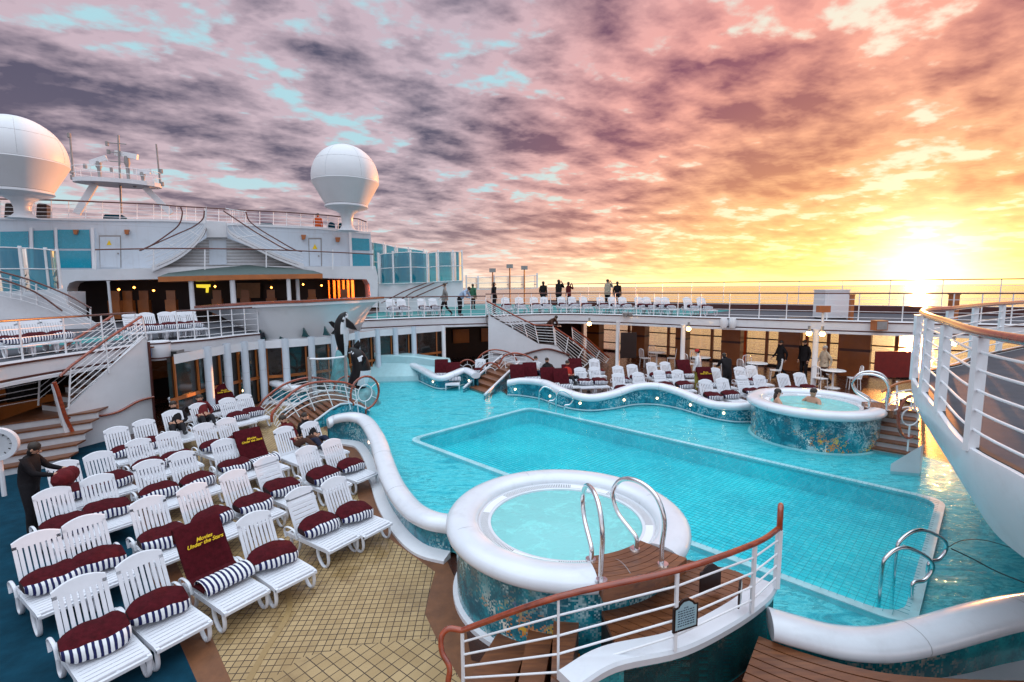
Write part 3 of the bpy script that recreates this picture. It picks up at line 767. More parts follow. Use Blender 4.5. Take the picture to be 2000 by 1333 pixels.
# left pillars of the stair part follow the rail down
tops[0].z = min(tops[0].z, 1.15)
hp = [tops[0]+V(-.16, -.10, -.22), tops[0]+V(-.20, -.02, -.07), tops[0]+V(-.14, .0, .0)]+[tops[0]]+tops[1:]
hr_path = cr([tops[0]+V(-.13, -.16, -.42), tops[0]+V(-.12, -.12, -.30), tops[0]+V(-.20, -.05, -.20), tops[0]+V(-.21, .0, -.07), tops[0]+V(-.14, .02, .0), tops[0]], 6)[:-1]+cr(tops, 5)
b = MB(); b.tube(hr_path, .030, 12, flat=.75); b.build('handrail', M['teakrail'], t)
b = MB(); b.tube([hr_path[0], hr_path[0]-V(0,0,.6)], .026, 8); b.build('newel', M['teakrail'], t)
for j in range(4):
    f = [.18, .38, .58, .80][j]; b = MB(); b.tube([p.lerp(q, f) for p, q in zip(P0, tops)], .0105, 8); b.build('rail', M['railwhite'], t)
for i, (p, q) in enumerate(zip(P0, tops)):
    b = MB(); w = [.02, .013, .022, .024, .036][i]
    if i in (0, 1): b.tube([p, q], w, 8)
    else: b.bar(p, q-V(0,0,.02), w*1.9, w*1.3); 
    b.build('post', M['railwhite'], t)
# tall end loop of the handrail
e = tops[4]; b = MB(); d = Vector((.5, .86, 0)).normalized()
b.tube(cr([e+V(0,0,-.02), e+d*.0+V(0,0,.12), e+d*.03+V(0,0,.2), e+d*.10+V(0,0,.22), e+d*.15+V(0,0,.17), e+d*.16+V(0,0,-.1), e+d*.16+V(0,0,-.75)], 6), .032, 10); b.build('end_loop', M['teakrail'], t)
# notice boards
def notice(px, py, Yref, w, h, facing, text, label, front):
    c = AT(px, py, Yref); n = thing('notice_board', label, 'sign', c, facing, None)
    out = [(-w/2, -h/2), (w/2, -h/2), (w/2, h*.28), (w*.36, h*.30), (w*.28, h*.40), (w*.12, h*.50), (-w*.12, h*.50), (-w*.28, h*.40), (-w*.36, h*.30), (-w/2, h*.28)]
    b = MB(); i = b.pts([(x*1.08, .012, z*1.08) for x, z in out]+[(x*1.08, -.006, z*1.08) for x, z in out]); k = len(out)
    b.f.append(tuple(i+j for j in range(k))); b.f.append(tuple(i+k+j for j in reversed(range(k)))); b.m += [0, 0]
    for j in range(k): b.f.append((i+j, i+(j+1) % k, i+k+(j+1) % k, i+k+j)); b.m.append(0)
    b.build('frame', M['darkbrown'], n, smooth=False)
    if front:
        b = MB(); b.face([(x*.92, -.009, z*.92) for x, z in out]); b.build('face', M['signblue'], n, smooth=False)
        if text:                                  # the small print is too small to read in the photo: rows of broken ink strokes
            b = MB(); rnd = random.Random(3); nrow = 8
            for r in range(nrow):
                zz = h*(.26-.085*r); x = -w*(.36 if r else .10); xe = -x
                while x < xe:
                    L = rnd.uniform(.02, .05)*w*2.2; x2 = min(x+L, xe); b.box(x, x2, -.0115, -.0095, zz-h*.014, zz+h*.014); x = x2+w*.035
            b.build('lettering', M['signink'], n, smooth=False)
    return n
M['signblue'] = mat('pale blue sign face', '#9fbfc9', .4); M['signink'] = mat('dark sign ink', '#1b2a4a', .5)
yb = P0[2].y
notice(1339, 1200, P0[2].lerp(P0[3], .13).y-.05, .27, .29, R(22), 'print', 'pale blue printed notice board with scalloped brown frame on the railing post', True)
notice(1446, 1156, P0[3].y+.03, .16, .27, R(58), '', 'narrow brown framed notice board hanging by the second railing post', True)
notice(1387, 1128, P0[3].y+.42, .27, .30, R(200), '', 'dark brown back of a notice board standing behind the railing', False)

# teak bench steps in the lower right corner
t = thing('teak_bench', 'varnished slatted teak bench curving under the white pool rim at the lower right', 'bench')
bp = [G(1475,1262,.45), G(1560,1295,.45), (G(1680,1330,.45)), G(1800,1350,.45), G(2000,1360,.45), G(2200,1360,.45)]
bp = cr(bp, 6)
for k in range(6):
    b = MB(); o = -.18+k*.125; b.sweep([(p.x, p.y, .45) for p in bp], [(o, -.03), (o+.108, -.03), (o+.108, .0), (o, .0)]); b.build('slat', M['teakslat'] if 'teakslat' in M else M['teakstep'], t)
b = MB(); b.sweep([(p.x, p.y, .0) for p in bp], [(-.15, 0), (.5, 0), (.5, .38), (-.15, .38)]); b.build('base', M['dark'], t)

# ladders
def ladder(label, pxs, h, span):
    t = thing('pool_ladder', label, 'ladder')
    for (ox, oy), (ix, iy) in pxs:
        a = G(ox, oy, ZW); c = G(ix, iy, ZW); d = (c-a); L = d.length; d.normalize()
        b = MB(); P = [a+V(0,0,-.05), a+V(0,0,.22), a+d*(-.16)+V(0,0,.26), a+d*(-.26)+V(0,0,.42), a+d*(-.16)+V(0,0,h*.80), a+d*(L*.35)+V(0,0,h), a+d*(L*.85)+V(0,0,h*.86), a+d*L+V(0,0,h*.55), a+d*L+V(0,0,-.5)]
        b.tube(cr(P, 6), span, 10); b.build('handrail', M['steel'], t)
    return t
ladder('bright steel pool ladder rails at the near right corner of the deep pool', [((1780,1172), (1717,1176)), ((1812,1130), (1745,1138))], .72, .024)
ladder('small steel pool ladder rails at the far corner of the deep pool', [((1072,797), (1053,797)), ((1103,806), (1086,806))], .72, .026)

# ================================================================== RIGHT: RAISED CURVED DECK
t = thing('curved_deck', 'raised grey deck with a white curved side and white railing at the right edge', 'deck')
oe = [(3.3, 2.0), (3.62, 2.9), (3.91, 3.61), (4.15, 4.32), (4.55, 4.98), (4.98, 5.61), (5.65, 6.64), (6.3, 7.6), (6.85, 8.2), (7.5, 8.62), (8.3, 9.10), (9.33, 9.89), (10.75, 10.77), (12.5, 11.8), (14.5, 12.8)]
oc = cr([V(x, y, D2) for x, y in oe], 5)
b = MB(); b.prism([(p.x+.0, p.y) for p in oc]+[(16, 2), (10, 1)], D2-.25, D2, 0); b.build('floor', M['greydeck'], t, smooth=False)
b = MB(); b.rows([[(x, y, .0), (x, y, D2-.3)] for x, y in ((8.6, 3.0), (9.0, 9.0), (10.8, 10.2), (15.5, 12.8))]); b.build('glare_blocker', M['white'], t, smooth=False)  # added unseen wall that keeps the low sun's glare off the water
b = MB(); rows = []
for i, p in enumerate(oc):
    a = oc[max(i-1, 0)].xy; c = oc[min(i+1, len(oc)-1)].xy; d = (c-a).normalized(); n = Vector((-d.y, d.x)); L = i/(len(oc)-1)
    q = lambda o, z: (p.x+n.x*o, p.y+n.y*o, z)
    rows.append([q(-.10, D2+.001), q(-.02, D2+.03), q(.02, D2+.03), q(.03, D2), q(.0, D2-.25), q(-.10, D2-.50), q(-.26, D2-.78), q(-.6, D2-.82)])
b.rows(rows); b.build('white_side', M['white'], t)
b = MB(); b.sweep([(p.x, p.y, D2) for p in oc], [(.03, .035), (.09, .035), (.09, .003), (.03, .003)]); b.build('gutter', M['black'], t)
P1 = [V(x, y, D2) for x, y in [(3.3, 2.0), (3.72, 3.15), (4.15, 4.32), (4.98, 5.61), (5.65, 6.64), (6.35, 7.66)]]
P2 = [V(x, y, D2) for x, y in [(7.9, 8.86), (9.33, 9.89), (10.75, 10.77), (12.5, 11.8)]]
allp = cr([V(x, y, D2) for x, y in [(3.3, 2.0), (3.72, 3.15), (4.15, 4.32), (4.98, 5.61), (5.65, 6.64), (6.35, 7.60), (6.95, 8.22), (7.9, 8.80), (9.33, 9.85), (10.75, 10.75), (12.5, 11.8)]], 6)
r = thing('deck_railing', 'sunlit varnished handrail and white bars curving round the raised deck at the right', 'railing')
b = MB(); b.tube([p+V(0,0,1.07) for p in allp], .042, 12); b.build('handrail', M['goldrail'] if 'goldrail' in M else M['teakrail'], r)
for z in (.20, .38, .56, .74, .90):
    b = MB(); b.tube([p+V(0,0,z) for p in allp], .0125, 8); b.build('rail', M['railwhite'], r)
for p in P1+P2:
    b = MB(); b.bar(p, p+V(0,0,1.03), .055, .10, up=(1,0,0)); b.build('post', M['railwhite'], r, smooth=False)
ch = thing('chain', 'white plastic chain hanging beside the first post of the curved railing', 'chain')
b = MB(); p0 = V(5.95, 6.98, D2+.95)
for i in range(12):
    c = p0+V(.0, .0, -i*.068); tt = i % 2
    ring = [(c+V(.020*math.cos(a)*(1 if tt else .3), .020*math.cos(a)*(.3 if tt else 1), .044*math.sin(a))) for a in [2*math.pi*k/10 for k in range(10)]]
    b.tube(ring, .007, 6, closed=True)
o = b.build('links', M['railwhite'], ch)
# ================================================================== SUN LOUNGERS (local +x = foot end)
BK = 1.10                                     # recline of the backrest from the flat, radians
HX, HZ, BL, W_ = 0.0, .31, .70, .60
def back_pt(y, t, off=0.0):                   # point on the backrest: y across, t up it
    return (HX-math.cos(BK)*t-math.sin(BK)*off*-1*-1, y, HZ+math.sin(BK)*t+math.cos(BK)*off*-1*-1)
def back_mesh(kind):
    b = MB(); th = .022
    def slab(y0, y1, t0, t1, arch=0.0, n=1):
        for i in range(n):
            ya = y0+(y1-y0)*i/n; yb = y0+(y1-y0)*(i+1)/n
            fa = lambda y: t1+arch*(1-(2*y/.51)**2)
            P = []
            for o in (-th/2, th/2): P.append([back_pt(ya, t0, o), back_pt(yb, t0, o), back_pt(yb, fa(yb), o), back_pt(ya, fa(ya), o)])
            b.hexa(P[0]+P[1])
    hw = .255; W_b = .51
    slab(-hw, -hw+.045, 0, .60); slab(hw-.045, hw, 0, .60)
    slab(-hw, hw, .56, .645, .075, 10)
    slab(-hw+.045, hw-.045, 0, .07)
    if kind == 'v':
        n = 7; w = (W_b-.09)
        for i in range(n):
            c = -hw+.045+w*(i+.5)/n; slab(c-.0205, c+.0205, .07, .56)
    else:
        for i in range(7): slab(-hw+.045, hw-.045, .09+i*.073, .09+i*.073+.050)
    return b
def frame_mesh():
    b = MB()
    for s in (-1, 1):
        y = s*(W_/2-.02)
        b.rows([[(-.22, y-.02, .25), (-.22, y+.02, .25), (-.22, y+.02, .315), (-.22, y-.02, .315)], [(.9, y-.02, .26), (.9, y+.02, .26), (.9, y+.02, .325), (.9, y-.02, .325)], [(1.0, y-.02, .275), (1.0, y+.02, .275), (1.0, y+.02, .31), (1.0, y-.02, .31)]], wrap=True)
        b.bar((-.22, y, .27), (-.30, y, .27), .04, .05)
    b.bar((-.24, -.28, .27), (-.24, .28, .27), .05, .05); b.bar((.985, -.30, .285), (.985, .30, .285), .045, .035)
    return b
def seat_mesh():
    b = MB(); n = 12
    for i in range(n):
        x = .03+i*.078; b.box(x, x+.066, -W_/2+.012, W_/2-.012, .300-.012*math.sin(i/n*3), .326-.004*math.cos(i)*.3)
    b.box(.0, .99, -.015, .015, .29, .305)
    return b
def leg_mesh(x, s, lean):
    b = MB(); y = s*(W_/2-.02)
    P = [V(x-.13, y, .27), V(x-.12+lean*.2, y, .14), V(x-.06+lean, y, .025), V(x+.05+lean, y, .02), V(x+.13+lean*.6, y, .12), V(x+.15, y, .27)]
    b.tube(cr(P, 4), .026, 8, flat=.7); return b
def arm_mesh(s):
    b = MB(); y = s*(W_/2+.025)
    b.tube(cr([V(-.20, y, .25), V(-.24, y, .38), V(-.12, y, .44), V(.06, y, .42), V(.14, y, .30)], 4), .020, 8, flat=.6); return b
PL = M['plastic']
def make_lounger(kind):
    t = thing('sun_lounger', 'x', 'sun lounger')
    back_mesh(kind).build('backrest', PL, t, smooth=False)
    frame_mesh().build('frame', PL, t, smooth=False); seat_mesh().build('seat', PL, t, smooth=False)
    for x, l in ((.02, -.04), (.78, .05)):
        for s in (-1, 1): leg_mesh(x, s, l).build('leg', PL, t)
    for s in (-1, 1): arm_mesh(s).build('armrest', PL, t)
    return t
def cushion_mesh(seed, sag=0.0, wid=.58):
    """folded pad lying across the seat: maroon on top, stripes on the folded front"""
    rnd = random.Random(seed); b = MB(); n = 20; ys = [-wid/2+wid*i/12 for i in range(13)]; rows = []
    for y in ys:
        e = (1-(abs(2*y/wid))**6*.35)*(1-sag*.55*max(0, -2*y/wid)**1.5)*(.95+.05*math.sin(seed*1.7+5*y)); row = []
        for k in range(n):
            a = 2*math.pi*k/n; rx = .235*e; rz = .105*e
            x = .27+rx*math.copysign(abs(math.cos(a))**.62, math.cos(a)); z = .325+.108+rz*math.copysign(abs(math.sin(a))**.62, math.sin(a))
            z += .02*sag*math.sin(6*y+seed)-.09*(x-.27)*2*.8+.012*math.sin(9*y+seed)+.008*math.sin(17*x+23*y+seed*2); z = max(z, .33)
            row.append((x+.01*math.sin(7*y+seed), y, z))
        rows.append(row)
    base = b.pts([p for r in rows for p in r])
    for i in range(12):
        for k in range(n):
            a = 2*math.pi*(k+.5)/n; ca = math.degrees(a)
            m = 1 if (ca > 270 or ca < (28 if seed % 2 else 60)) or (150 < ca < 205) else 0
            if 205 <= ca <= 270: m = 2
            b.f.append((base+i*n+k, base+(i+1)*n+k, base+(i+1)*n+(k+1) % n, base+i*n+(k+1) % n)); b.m.append(m)
    b.f.append(tuple(base+k for k in range(n))); b.m.append(2); b.f.append(tuple(base+12*n+k for k in reversed(range(n)))); b.m.append(2)
    return b
M['darkmaroon'] = mat('dark maroon piping', '#2a0a10', .95, var=.2)  # darker maroon for the cushion ends and lower back
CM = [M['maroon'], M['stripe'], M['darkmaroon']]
def pad_mesh():
    b = MB(); th = .06; w = .29
    path = [(-.40, .98), (-.375, 1.0), (-.355, .965), (-.18, .64), (-.02, .40), (.06, .375), (.22, .385), (.42, .39)]
    rows = []
    for i, (x, z) in enumerate(path):
        x0, z0 = path[max(i-1, 0)]; x1, z1 = path[min(i+1, len(path)-1)]; d = Vector((x1-x0, z1-z0)).normalized(); nx, nz = -d.y, d.x
        if nz < 0: nx, nz = -nx, -nz
        if i < 2: nx, nz = .4, .5
        t = .03 if i > 1 else .012
        rows.append([(x-nx*t*.3, -w, z-nz*t*.3), (x+nx*t, -w, z+nz*t), (x+nx*(t+.02), -w*.8, z+nz*(t+.02)), (x+nx*(t+.02), w*.8, z+nz*(t+.02)), (x+nx*t, w, z+nz*t), (x-nx*t*.3, w, z-nz*t*.3)])
    b.rows(rows, 0)
    # the head pocket over the back of the rest
    b.rows([[(-.40, -w, .98), (-.40, w, .98)], [(-.36, -w, .80), (-.36, w, .80)]], 0)
    fold = []
    for k in range(9):
        a = math.pi*(1.0-k/8*1.15); fold.append([(.34+.17*math.cos(a)*1.0, y, .42+.10*math.sin(a)) for y in (-.30, -.28, 0, .28, .30)])
    b.rows(fold, 1)
    return b
LOUNGE = {'v': make_lounger('v'), 'h': make_lounger('h')}
CUSH = [cushion_mesh(s, tp).mesh('cushion', CM) for s, tp in ((1, 0), (4, .3), (9, .2), (14, .5), (21, .7))]
LKIDS = {k: kids(v) for k, v in LOUNGE.items()}
padm = pad_mesh().mesh('pad', CM)
txt_me = None
def movie_text():
    cu = bpy.data.curves.new('lettering', 'FONT'); cu.body = 'Movies\nUnder the Stars'; cu.size = .07; cu.align_x = 'CENTER'; cu.extrude = .0015; cu.offset = .0015; cu.shear = .35; cu.space_line = .85
    o = bpy.data.objects.new('lettering', cu); C.objects.link(o); me = bpy.data.meshes.new_from_object(o); bpy.data.objects.remove(o)
    me.materials.clear(); me.materials.append(M['yellow'])
    # lay it on the reclined backrest
    a = BK; Mx = Matrix(((0, -math.cos(a), math.sin(a), 0), (1, 0, 0, 0), (0, math.sin(a), math.cos(a), 0), (0, 0, 0, 1)))
    base = Vector((-math.cos(a)*.52, 0, HZ+math.sin(a)*.52))+Vector((math.sin(a), 0, math.cos(a)))*.092
    me.transform(Matrix.Translation(base) @ Mx); return me
txt_me = movie_text()
used = set()
FACE = math.atan2(-.56, .83)
def lounger(pos, kind='v', label='', z=0.0, face=FACE, group=None, cushion=True, cover=False, clabel='', cgroup=None, text=True):
    k = kind; src = LOUNGE[k]
    if k not in used:
        used.add(k); o = src; o.location = (pos[0], pos[1], z); o.rotation_euler = (0, 0, face); o['label'] = label; o.scale = (.88, .95, .96)
        if group: o['group'] = group
    else: o = dup(src, (pos[0], pos[1], z), face, label, group, kid=LKIDS[k]); o.scale = (.88, .95, .96)
    if cover:
        c = bpy.data.objects.new('lounger_pad', padm); C.objects.link(c); c.location = (pos[0], pos[1], z); c.rotation_euler = (0, 0, face)
        tag(c, clabel or 'maroon', 'cushion', 'maroon pads spread over lounger backrests')
        if text: e = bpy.data.objects.new('lettering', txt_me); C.objects.link(e); e.parent = c
    elif cushion:
        c = bpy.data.objects.new('folded_cushion', random.choice(CUSH)); C.objects.link(c)
        d = Vector((math.cos(face), math.sin(face))); sh = random.uniform(-.03, .05)
        c.location = (pos[0]+d.x*sh, pos[1]+d.y*sh, z); c.rotation_euler = (0, 0, face+random.uniform(-.12, .12)); c.scale = (random.uniform(.98, 1.15), random.uniform(.98, 1.06), 1.02)
        tag(c, clabel, 'cushion', cgroup)
    return o
ORD = ['first', 'second', 'third', 'fourth', 'fifth', 'sixth', 'seventh', 'eighth', 'ninth', 'tenth', 'eleventh', 'twelfth', 'thirteenth', 'fourteenth', 'fifteenth', 'sixteenth', 'seventeenth', 'eighteenth']
def place_rows(rows, where, rn, z=0.0, backz=.93, face=FACE, group='', cgroup='', sh=.33):
    for r, row in enumerate(rows):
        for i, spec in enumerate(row):
            px, py, kd = spec[0], spec[1], (spec[2] if len(spec) > 2 else 'v')
            p = G(px, py, z+backz); d = Vector((math.cos(face), math.sin(face)))
            f = face+random.uniform(-.06, .06)
            pos = p.xy+d*(sh if isinstance(sh, float) else sh[r])
            cov = 'm' in kd; no = 'n' in kd
            lab = 'white %slounger, %s from the left, %s %s' % ('crosswise slatted ' if 'h' in kd else '', ORD[i], rn[r], where)
            cl = '%s on the %s lounger of the %s %s' % (('lettered maroon pad' if 't' in kd else 'plain maroon pad') if cov else 'folded cushion', ORD[i], rn[r], where)
            lounger(pos, 'h' if 'h' in kd else 'v', lab, z, f, group, not no, cov, cl, cgroup, text='t' in kd)
rowsL = [
 [(147,1122), (266,1076), (386,1030,'mt'), (487,998), (578,950,'h'), (645,930)],
 [(66,1035), (157,1005), (282,968), (371,942), (450,916), (514,890,'h'), (592,870), (642,856)],
 [(98,950), (184,925), (283,897), (350,880), (430,856), (482,846,'mt'), (548,832,'n'), (600,822,'n')],
 [(118,898), (188,880), (266,855), (323,842), (394,825), (438,815)],
 [(222,832), (276,818), (332,800,'n'), (384,786,'n'), (440,776), (472,769)],
 [(343,770,'n'), (396,762,'m'), (432,756,'mt')],
]
place_rows(rowsL, 'left of the pool', ['front row', 'second row', 'third row', 'fourth row', 'fifth row', 'back row'], group='white loungers in rows left of the pool', cgroup='folded cushions on the loungers left of the pool')
rowsR = [
 [(1141,722), (1170,721), (1218,734), (1259,732), (1301,728,'h'), (1337,727), (1395,747), (1430,744), (1470,739,'h'), (1503,738), (1551,735), (1584,733)],
 [(1127,706,'m'), (1163,702), (1211,716), (1239,713), (1277,709), (1304,708), (1341,709,'m'), (1382,724,'mt'), (1403,720,'n'), (1451,718), (1474,715)],
]
place_rows(rowsR, 'beyond the far pool wall', ['near row', 'back row'], backz=.93, face=R(-82), sh=(-.35, .0), group='white loungers beyond the far pool wall', cgroup='folded cushions beyond the far pool wall')
rowsM = [[(1010,716,'m'), (1035,712,'m'), (1070,722,'m'), (1095,724,'m'), (1110,716,'m')], [(885,712,'m'), (862,706,'m'), (938,700)]]
place_rows(rowsM, 'by the far footbridge', ['right row', 'left row'], face=R(-85), group='loungers round the far footbridge')
# ================================================================== FAR SIDE: sun deck slab, windows, rails
se = [(-1.35, 25.6), (0.2, 26.9), (2.0, 27.4), (3.6, 27.2), (6.0, 25.8), (8.4, 23.9), (10.6, 22.4), (13.6, 20.4), (16.8, 18.6), (20.5, 16.4), (25.0, 13.7)]
sc = cr([V(x, y, D2) for x, y in se], 5)
oc_ = [(28, 20.0), (20.3, 25.5), (14, 30.5), (8.2, 36.2), (3.6, 41), (-2, 46), (-12, 46), (-12, 27)]   # outer edge of the ship
b = MB(); b.prism([(p.x, p.y) for p in sc]+oc_+[(-9.5, 21.8), (-6.72, 23.45), (-4.5, 24.7), (-1.5, 25.57)], D2-.22, D2-.002)
b.build('sun_deck', M['greydeck'], smooth=False, kind='structure')
b = MB(); b.face([(-6.5,24,D2+.003),(-4.4,25.2,D2+.003),(-1.5,26.2,D2+.003),(2,27.9,D2+.003),(3.7,27.7,D2+.003),(6.2,26.2,D2+.003),(8.6,24.4,D2+.003),(13.5,30,D2+.003),(8,36,D2+.003),(-2,45,D2+.003),(-9,40,D2+.003),(-8,26.5,D2+.003)])
b.build('green_deck', M['tealdeck'], kind='structure')
b = MB()
for A, B in (((12.2, 22.4), (16.5, 24.5)), ((17.5, 19.5), (22, 21.6))): b.bar((A[0], A[1], D2+.008), (B[0], B[1], D2+.008), .06, .006)
b.build('court_lines', mat('cream court line', '#c9a87a', .6), kind='structure')
def fascia(name, label, path, zt, h, stripes=True, parent=None, side=1):
    t = thing(name, label, 'deck edge')
    b = MB(); b.sweep([(p.x, p.y, zt) for p in path], [(-.12, .02), (.004, .05), (.07, .05), (.10, 0), (.10, -h+.1), (.16, -h+.08), (.16, -h), (-.12, -h)])
    b.build('white_band', M['white'], t, smooth=False)
    for z in (-.02, -h+.13):
        b = MB(); b.sweep([(p.x, p.y, zt+z) for p in path], [(.095, -.024), (.125, -.024), (.125, .024), (.095, .024)]); b.build('brown_stripe', M['brownpaint'], t, smooth=False)
    return t
fascia('deck_fascia', 'long white deck edge with brown stripes above the sunlit windows on the far side', sc, D2, .52)
# loudspeakers and floodlights on the fascia
def ball_lamp(px, py, lab, r=.17, Yo=-.25):
    # nearest point of the deck edge to this line of sight
    rr = ray(px, py); best = min(sc, key=lambda p: abs(p.x/p.y-rr.x/rr.y)); Y = best.y+Yo
    return AT(px, py, Y)
for px, py, lab in ((1226, 615, 'grey floodlight head with two lamps on the far deck edge left of the pillars'),):
    c = ball_lamp(px, py, lab); t = thing('floodlight', lab, 'floodlight', c)
    for s in (-1, 1):
        b = MB(); b.lathe([(0, -.10), (.09, -.09), (.13, .02), (.13, .10), (0, .12)], (s*.12, 0, 0), 14); b.build('lamp_head', M['greysteel'], t)
    b = MB(); b.box(-.25, .25, .10, .2, -.05, .05); b.build('bracket', M['white'], t, smooth=False)
for px, py, lab in ((1422, 631, 'pair of round loudspeakers under the far rail right of the white loungers'), (1719, 636, 'box loudspeaker on the far deck edge near the sun'), ):
    c = ball_lamp(px, py, lab); t = thing('loudspeaker', lab, 'loudspeaker', c)
    if px == 1422:
        for s in (-1, 1):
            b = MB(); b.lathe([(0, -.26), (.12, -.24), (.20, 0), (.12, .24), (0, .26)], (s*.20, 0, 0), 16); b.build('speaker_cone', M['white'], t)
    else:
        b = MB(); b.box(-.24, .24, -.1, .2, -.2, .2); b.build('cabinet', M['tan'], t, smooth=False)
        b = MB(); b.box(-.2, .2, -.12, -.1, -.16, .16); b.build('grille', M['greysteel'], t, smooth=False)
# window wall to the sea
WA, WB = Vector((5.0, 32.6)), Vector((22.0, 17.4))
wd = (WB-WA).normalized(); wl = (WB-WA).length
t = thing('sea_window_wall', 'wall of tall windows on the far side with the golden sea behind', 'window wall')
def wp(px):                                   # distance along the window wall at that image column
    r = ray(px, 690); n = Vector((wd.y, -wd.x)); k = WA.dot(n)/(r.x*n.x+r.y*n.y); return (Vector((r.x*k, r.y*k))-WA).dot(wd)
def wpos(s, o=0): p = WA+wd*s; n = Vector((wd.y, -wd.x)); return p-n*o*-1
posts = [1118, 1137, 1160, 1205, 1228, 1262, 1305, 1340, 1390, 1418, 1455, 1497, 1535, 1575, 1617, 1640, 1690, 1750, 1806, 1850, 1900]
for px in posts:
    s = wp(px); p = WA+wd*s; b = MB(); b.obox((p.x, p.y, 0), (.14, .14, D2-.23), math.atan2(wd.y, wd.x)); b.build('mullion', M['tan'], t, smooth=False)
for z in (.02, .55, 1.35, D2-.30):
    b = MB(); b.bar((WA.x, WA.y, z+.03), (WB.x, WB.y, z+.03), .10, .06 if z > .1 else .12); b.build('transom', M['darkbrown'], t, smooth=False)
b = MB(); b.face([(WA.x, WA.y, 0), (WB.x, WB.y, 0), (WB.x, WB.y, D2-.23), (WA.x, WA.y, D2-.23)]); b.build('pane', M['win_glass'], t, smooth=False)
# broad pillars
for k, (px, w) in enumerate(((1172, .9), (1259, .85), (1341, .6), (1437, .95), (1548, .95), (1674, 1.15))):
    s = wp(px); p = WA+wd*s-Vector((wd.y, -wd.x))*-.6
    t = thing('pillar', '%s broad tan pillar from the left in front of the sea windows' % ORD[k], 'pillar', (p.x, p.y, 0), math.atan2(wd.y, wd.x), 'broad pillars along the sea windows')
    b = MB(); b.box(-w/2, w/2, -.3, .3, 0, D2-.23); b.build('shaft', M['tan'], t, smooth=False)
    b = MB(); b.box(-w/2-.01, w/2+.01, -.31, .31, 1.15, 1.27); b.build('band', M['brownpaint'], t, smooth=False)
# slim white columns under the slab edge
for k, (px, base) in enumerate(((1333, 22.3), (1592, 19.6), (1206, 24.8))):
    r = ray(px, 690); p = Vector((r.x/r.y*base, base))
    b = MB(); b.lathe([(.13, 0), (.10, .05), (.10, 2.3), (.13, 2.4)], (0, 0, 0), 16); b.build('column', M['railwhite'], loc=(p.x, p.y, 0), label='slim white column, %s, under the far deck edge' % ['with the white coated person beside it', 'behind the walkers near the far hot tub', 'left of the dark board by the windows'][k], cat='column')
for k, (px, py, Y) in enumerate(((1151, 633, 24), (1345, 643, 21.5), (1580, 652, 18.8), (1606, 653, 18.6), (1862, 672, 16.5))):
    p = AT(px, py, Y); t = thing('ceiling_lamp', 'round glowing lamp under the far deck edge, %s from the left' % ORD[k], 'lamp', p, 0, 'glowing lamps under the far deck edge')
    b = MB(); b.lathe([(0, -.09), (.07, -.07), (.10, 0), (.07, .07), (0, .09)], n=16); b.build('globe', M['lamp'], t)
    b = MB(); b.lathe([(.05, .07), (.05, .30), (0, .30)], n=10); b.build('stem', M['greysteel'], t)
# dark board and red board
def board(px0, px1, py0, py1, Y, m, label):
    a = AT(px0, py1, Y); c = AT(px1, py1, Y); z1 = AT(px0, py0, Y).z; t = thing('board', label, 'board', (a.x, a.y, 0))
    L = c.x-a.x; b = MB(); b.box(0, L, 0, .06, max(a.z, .05), z1); b.build('panel', m, t, smooth=False)
    for x in (.03, L-.09):
        b = MB(); b.box(x, x+.06, -.3, .36, 0, .05); b.build('foot', M['darkbrown'], t, smooth=False)
board(1212, 1243, 650, 700, 24.5, M['darkbrown'], 'dark brown board standing before the windows left of the tables')
board(1708, 1782, 687, 738, 17.0, M['redpanel'], 'dark red board standing behind the far hot tub steps')
# rails of the sun deck
def spaced(path, pxs):
    out = []
    for px in pxs:
        r = ray(px, 600); out.append(min(path, key=lambda p: abs(p.x/p.y-r.x/r.y)))
    return out
fine = cr([V(x, y, D2) for x, y in se], 30); ins = [V(p.x-.0, p.y+.12, D2) for p in fine]
def path_rail(name, label, path, h, nr, nposts=None, postpx=None, hr=.03, sq=.022, rr=.010, mt='darkrail', cat='railing', low=.14):
    t = thing(name, label, cat); b = MB(); b.tube([p+V(0,0,h) for p in path], hr, 8); b.build('handrail', M[mt], t)
    for j in range(nr):
        z = h*(low+(1-low)*j/nr); b = MB(); b.tube([p+V(0,0,z) for p in path], rr, 5); b.build('rail', M['railwhite'], t)
    if postpx: ps = spaced(path, postpx)
    else: ps = [on_path(path, i/(nposts-1))[0] for i in range(nposts)]
    for p in ps:
        b = MB(); b.tube([p, p+V(0,0,h)], sq, 6); b.build('post', M['railwhite'], t)
    return t
M['darkrail'] = wood('dark varnished handrail', '#3a1410', '#6a2a1a', 5, 'X', rough=.3, coat=.4)
path_rail('deck_railing', 'long inner railing of the far sun deck in front of the upper loungers', ins[::3], 1.15, 4, postpx=[960, 982, 1010, 1040, 1073, 1105, 1138, 1170, 1202, 1240, 1280, 1324, 1372, 1424, 1481, 1542, 1606, 1682, 1760, 1850, 1930, 1990])
out_path = cr([V(x, y, D2) for x, y in [(3.0, 41.0), (8.2, 35.8), (14, 30.1), (20.3, 25.1), (28, 19.6)]], 14)
t = path_rail('outer_railing', 'outermost railing of the far sun deck, silhouetted against the sunset sea', out_path, 1.72, 4, nposts=17, low=.3)
b = MB(); b.sweep([(p.x, p.y, D2) for p in out_path], [(-.05, 0), (.05, 0), (.05, .42), (-.05, .42)]); b.build('bulwark', M['brownpaint'], t)
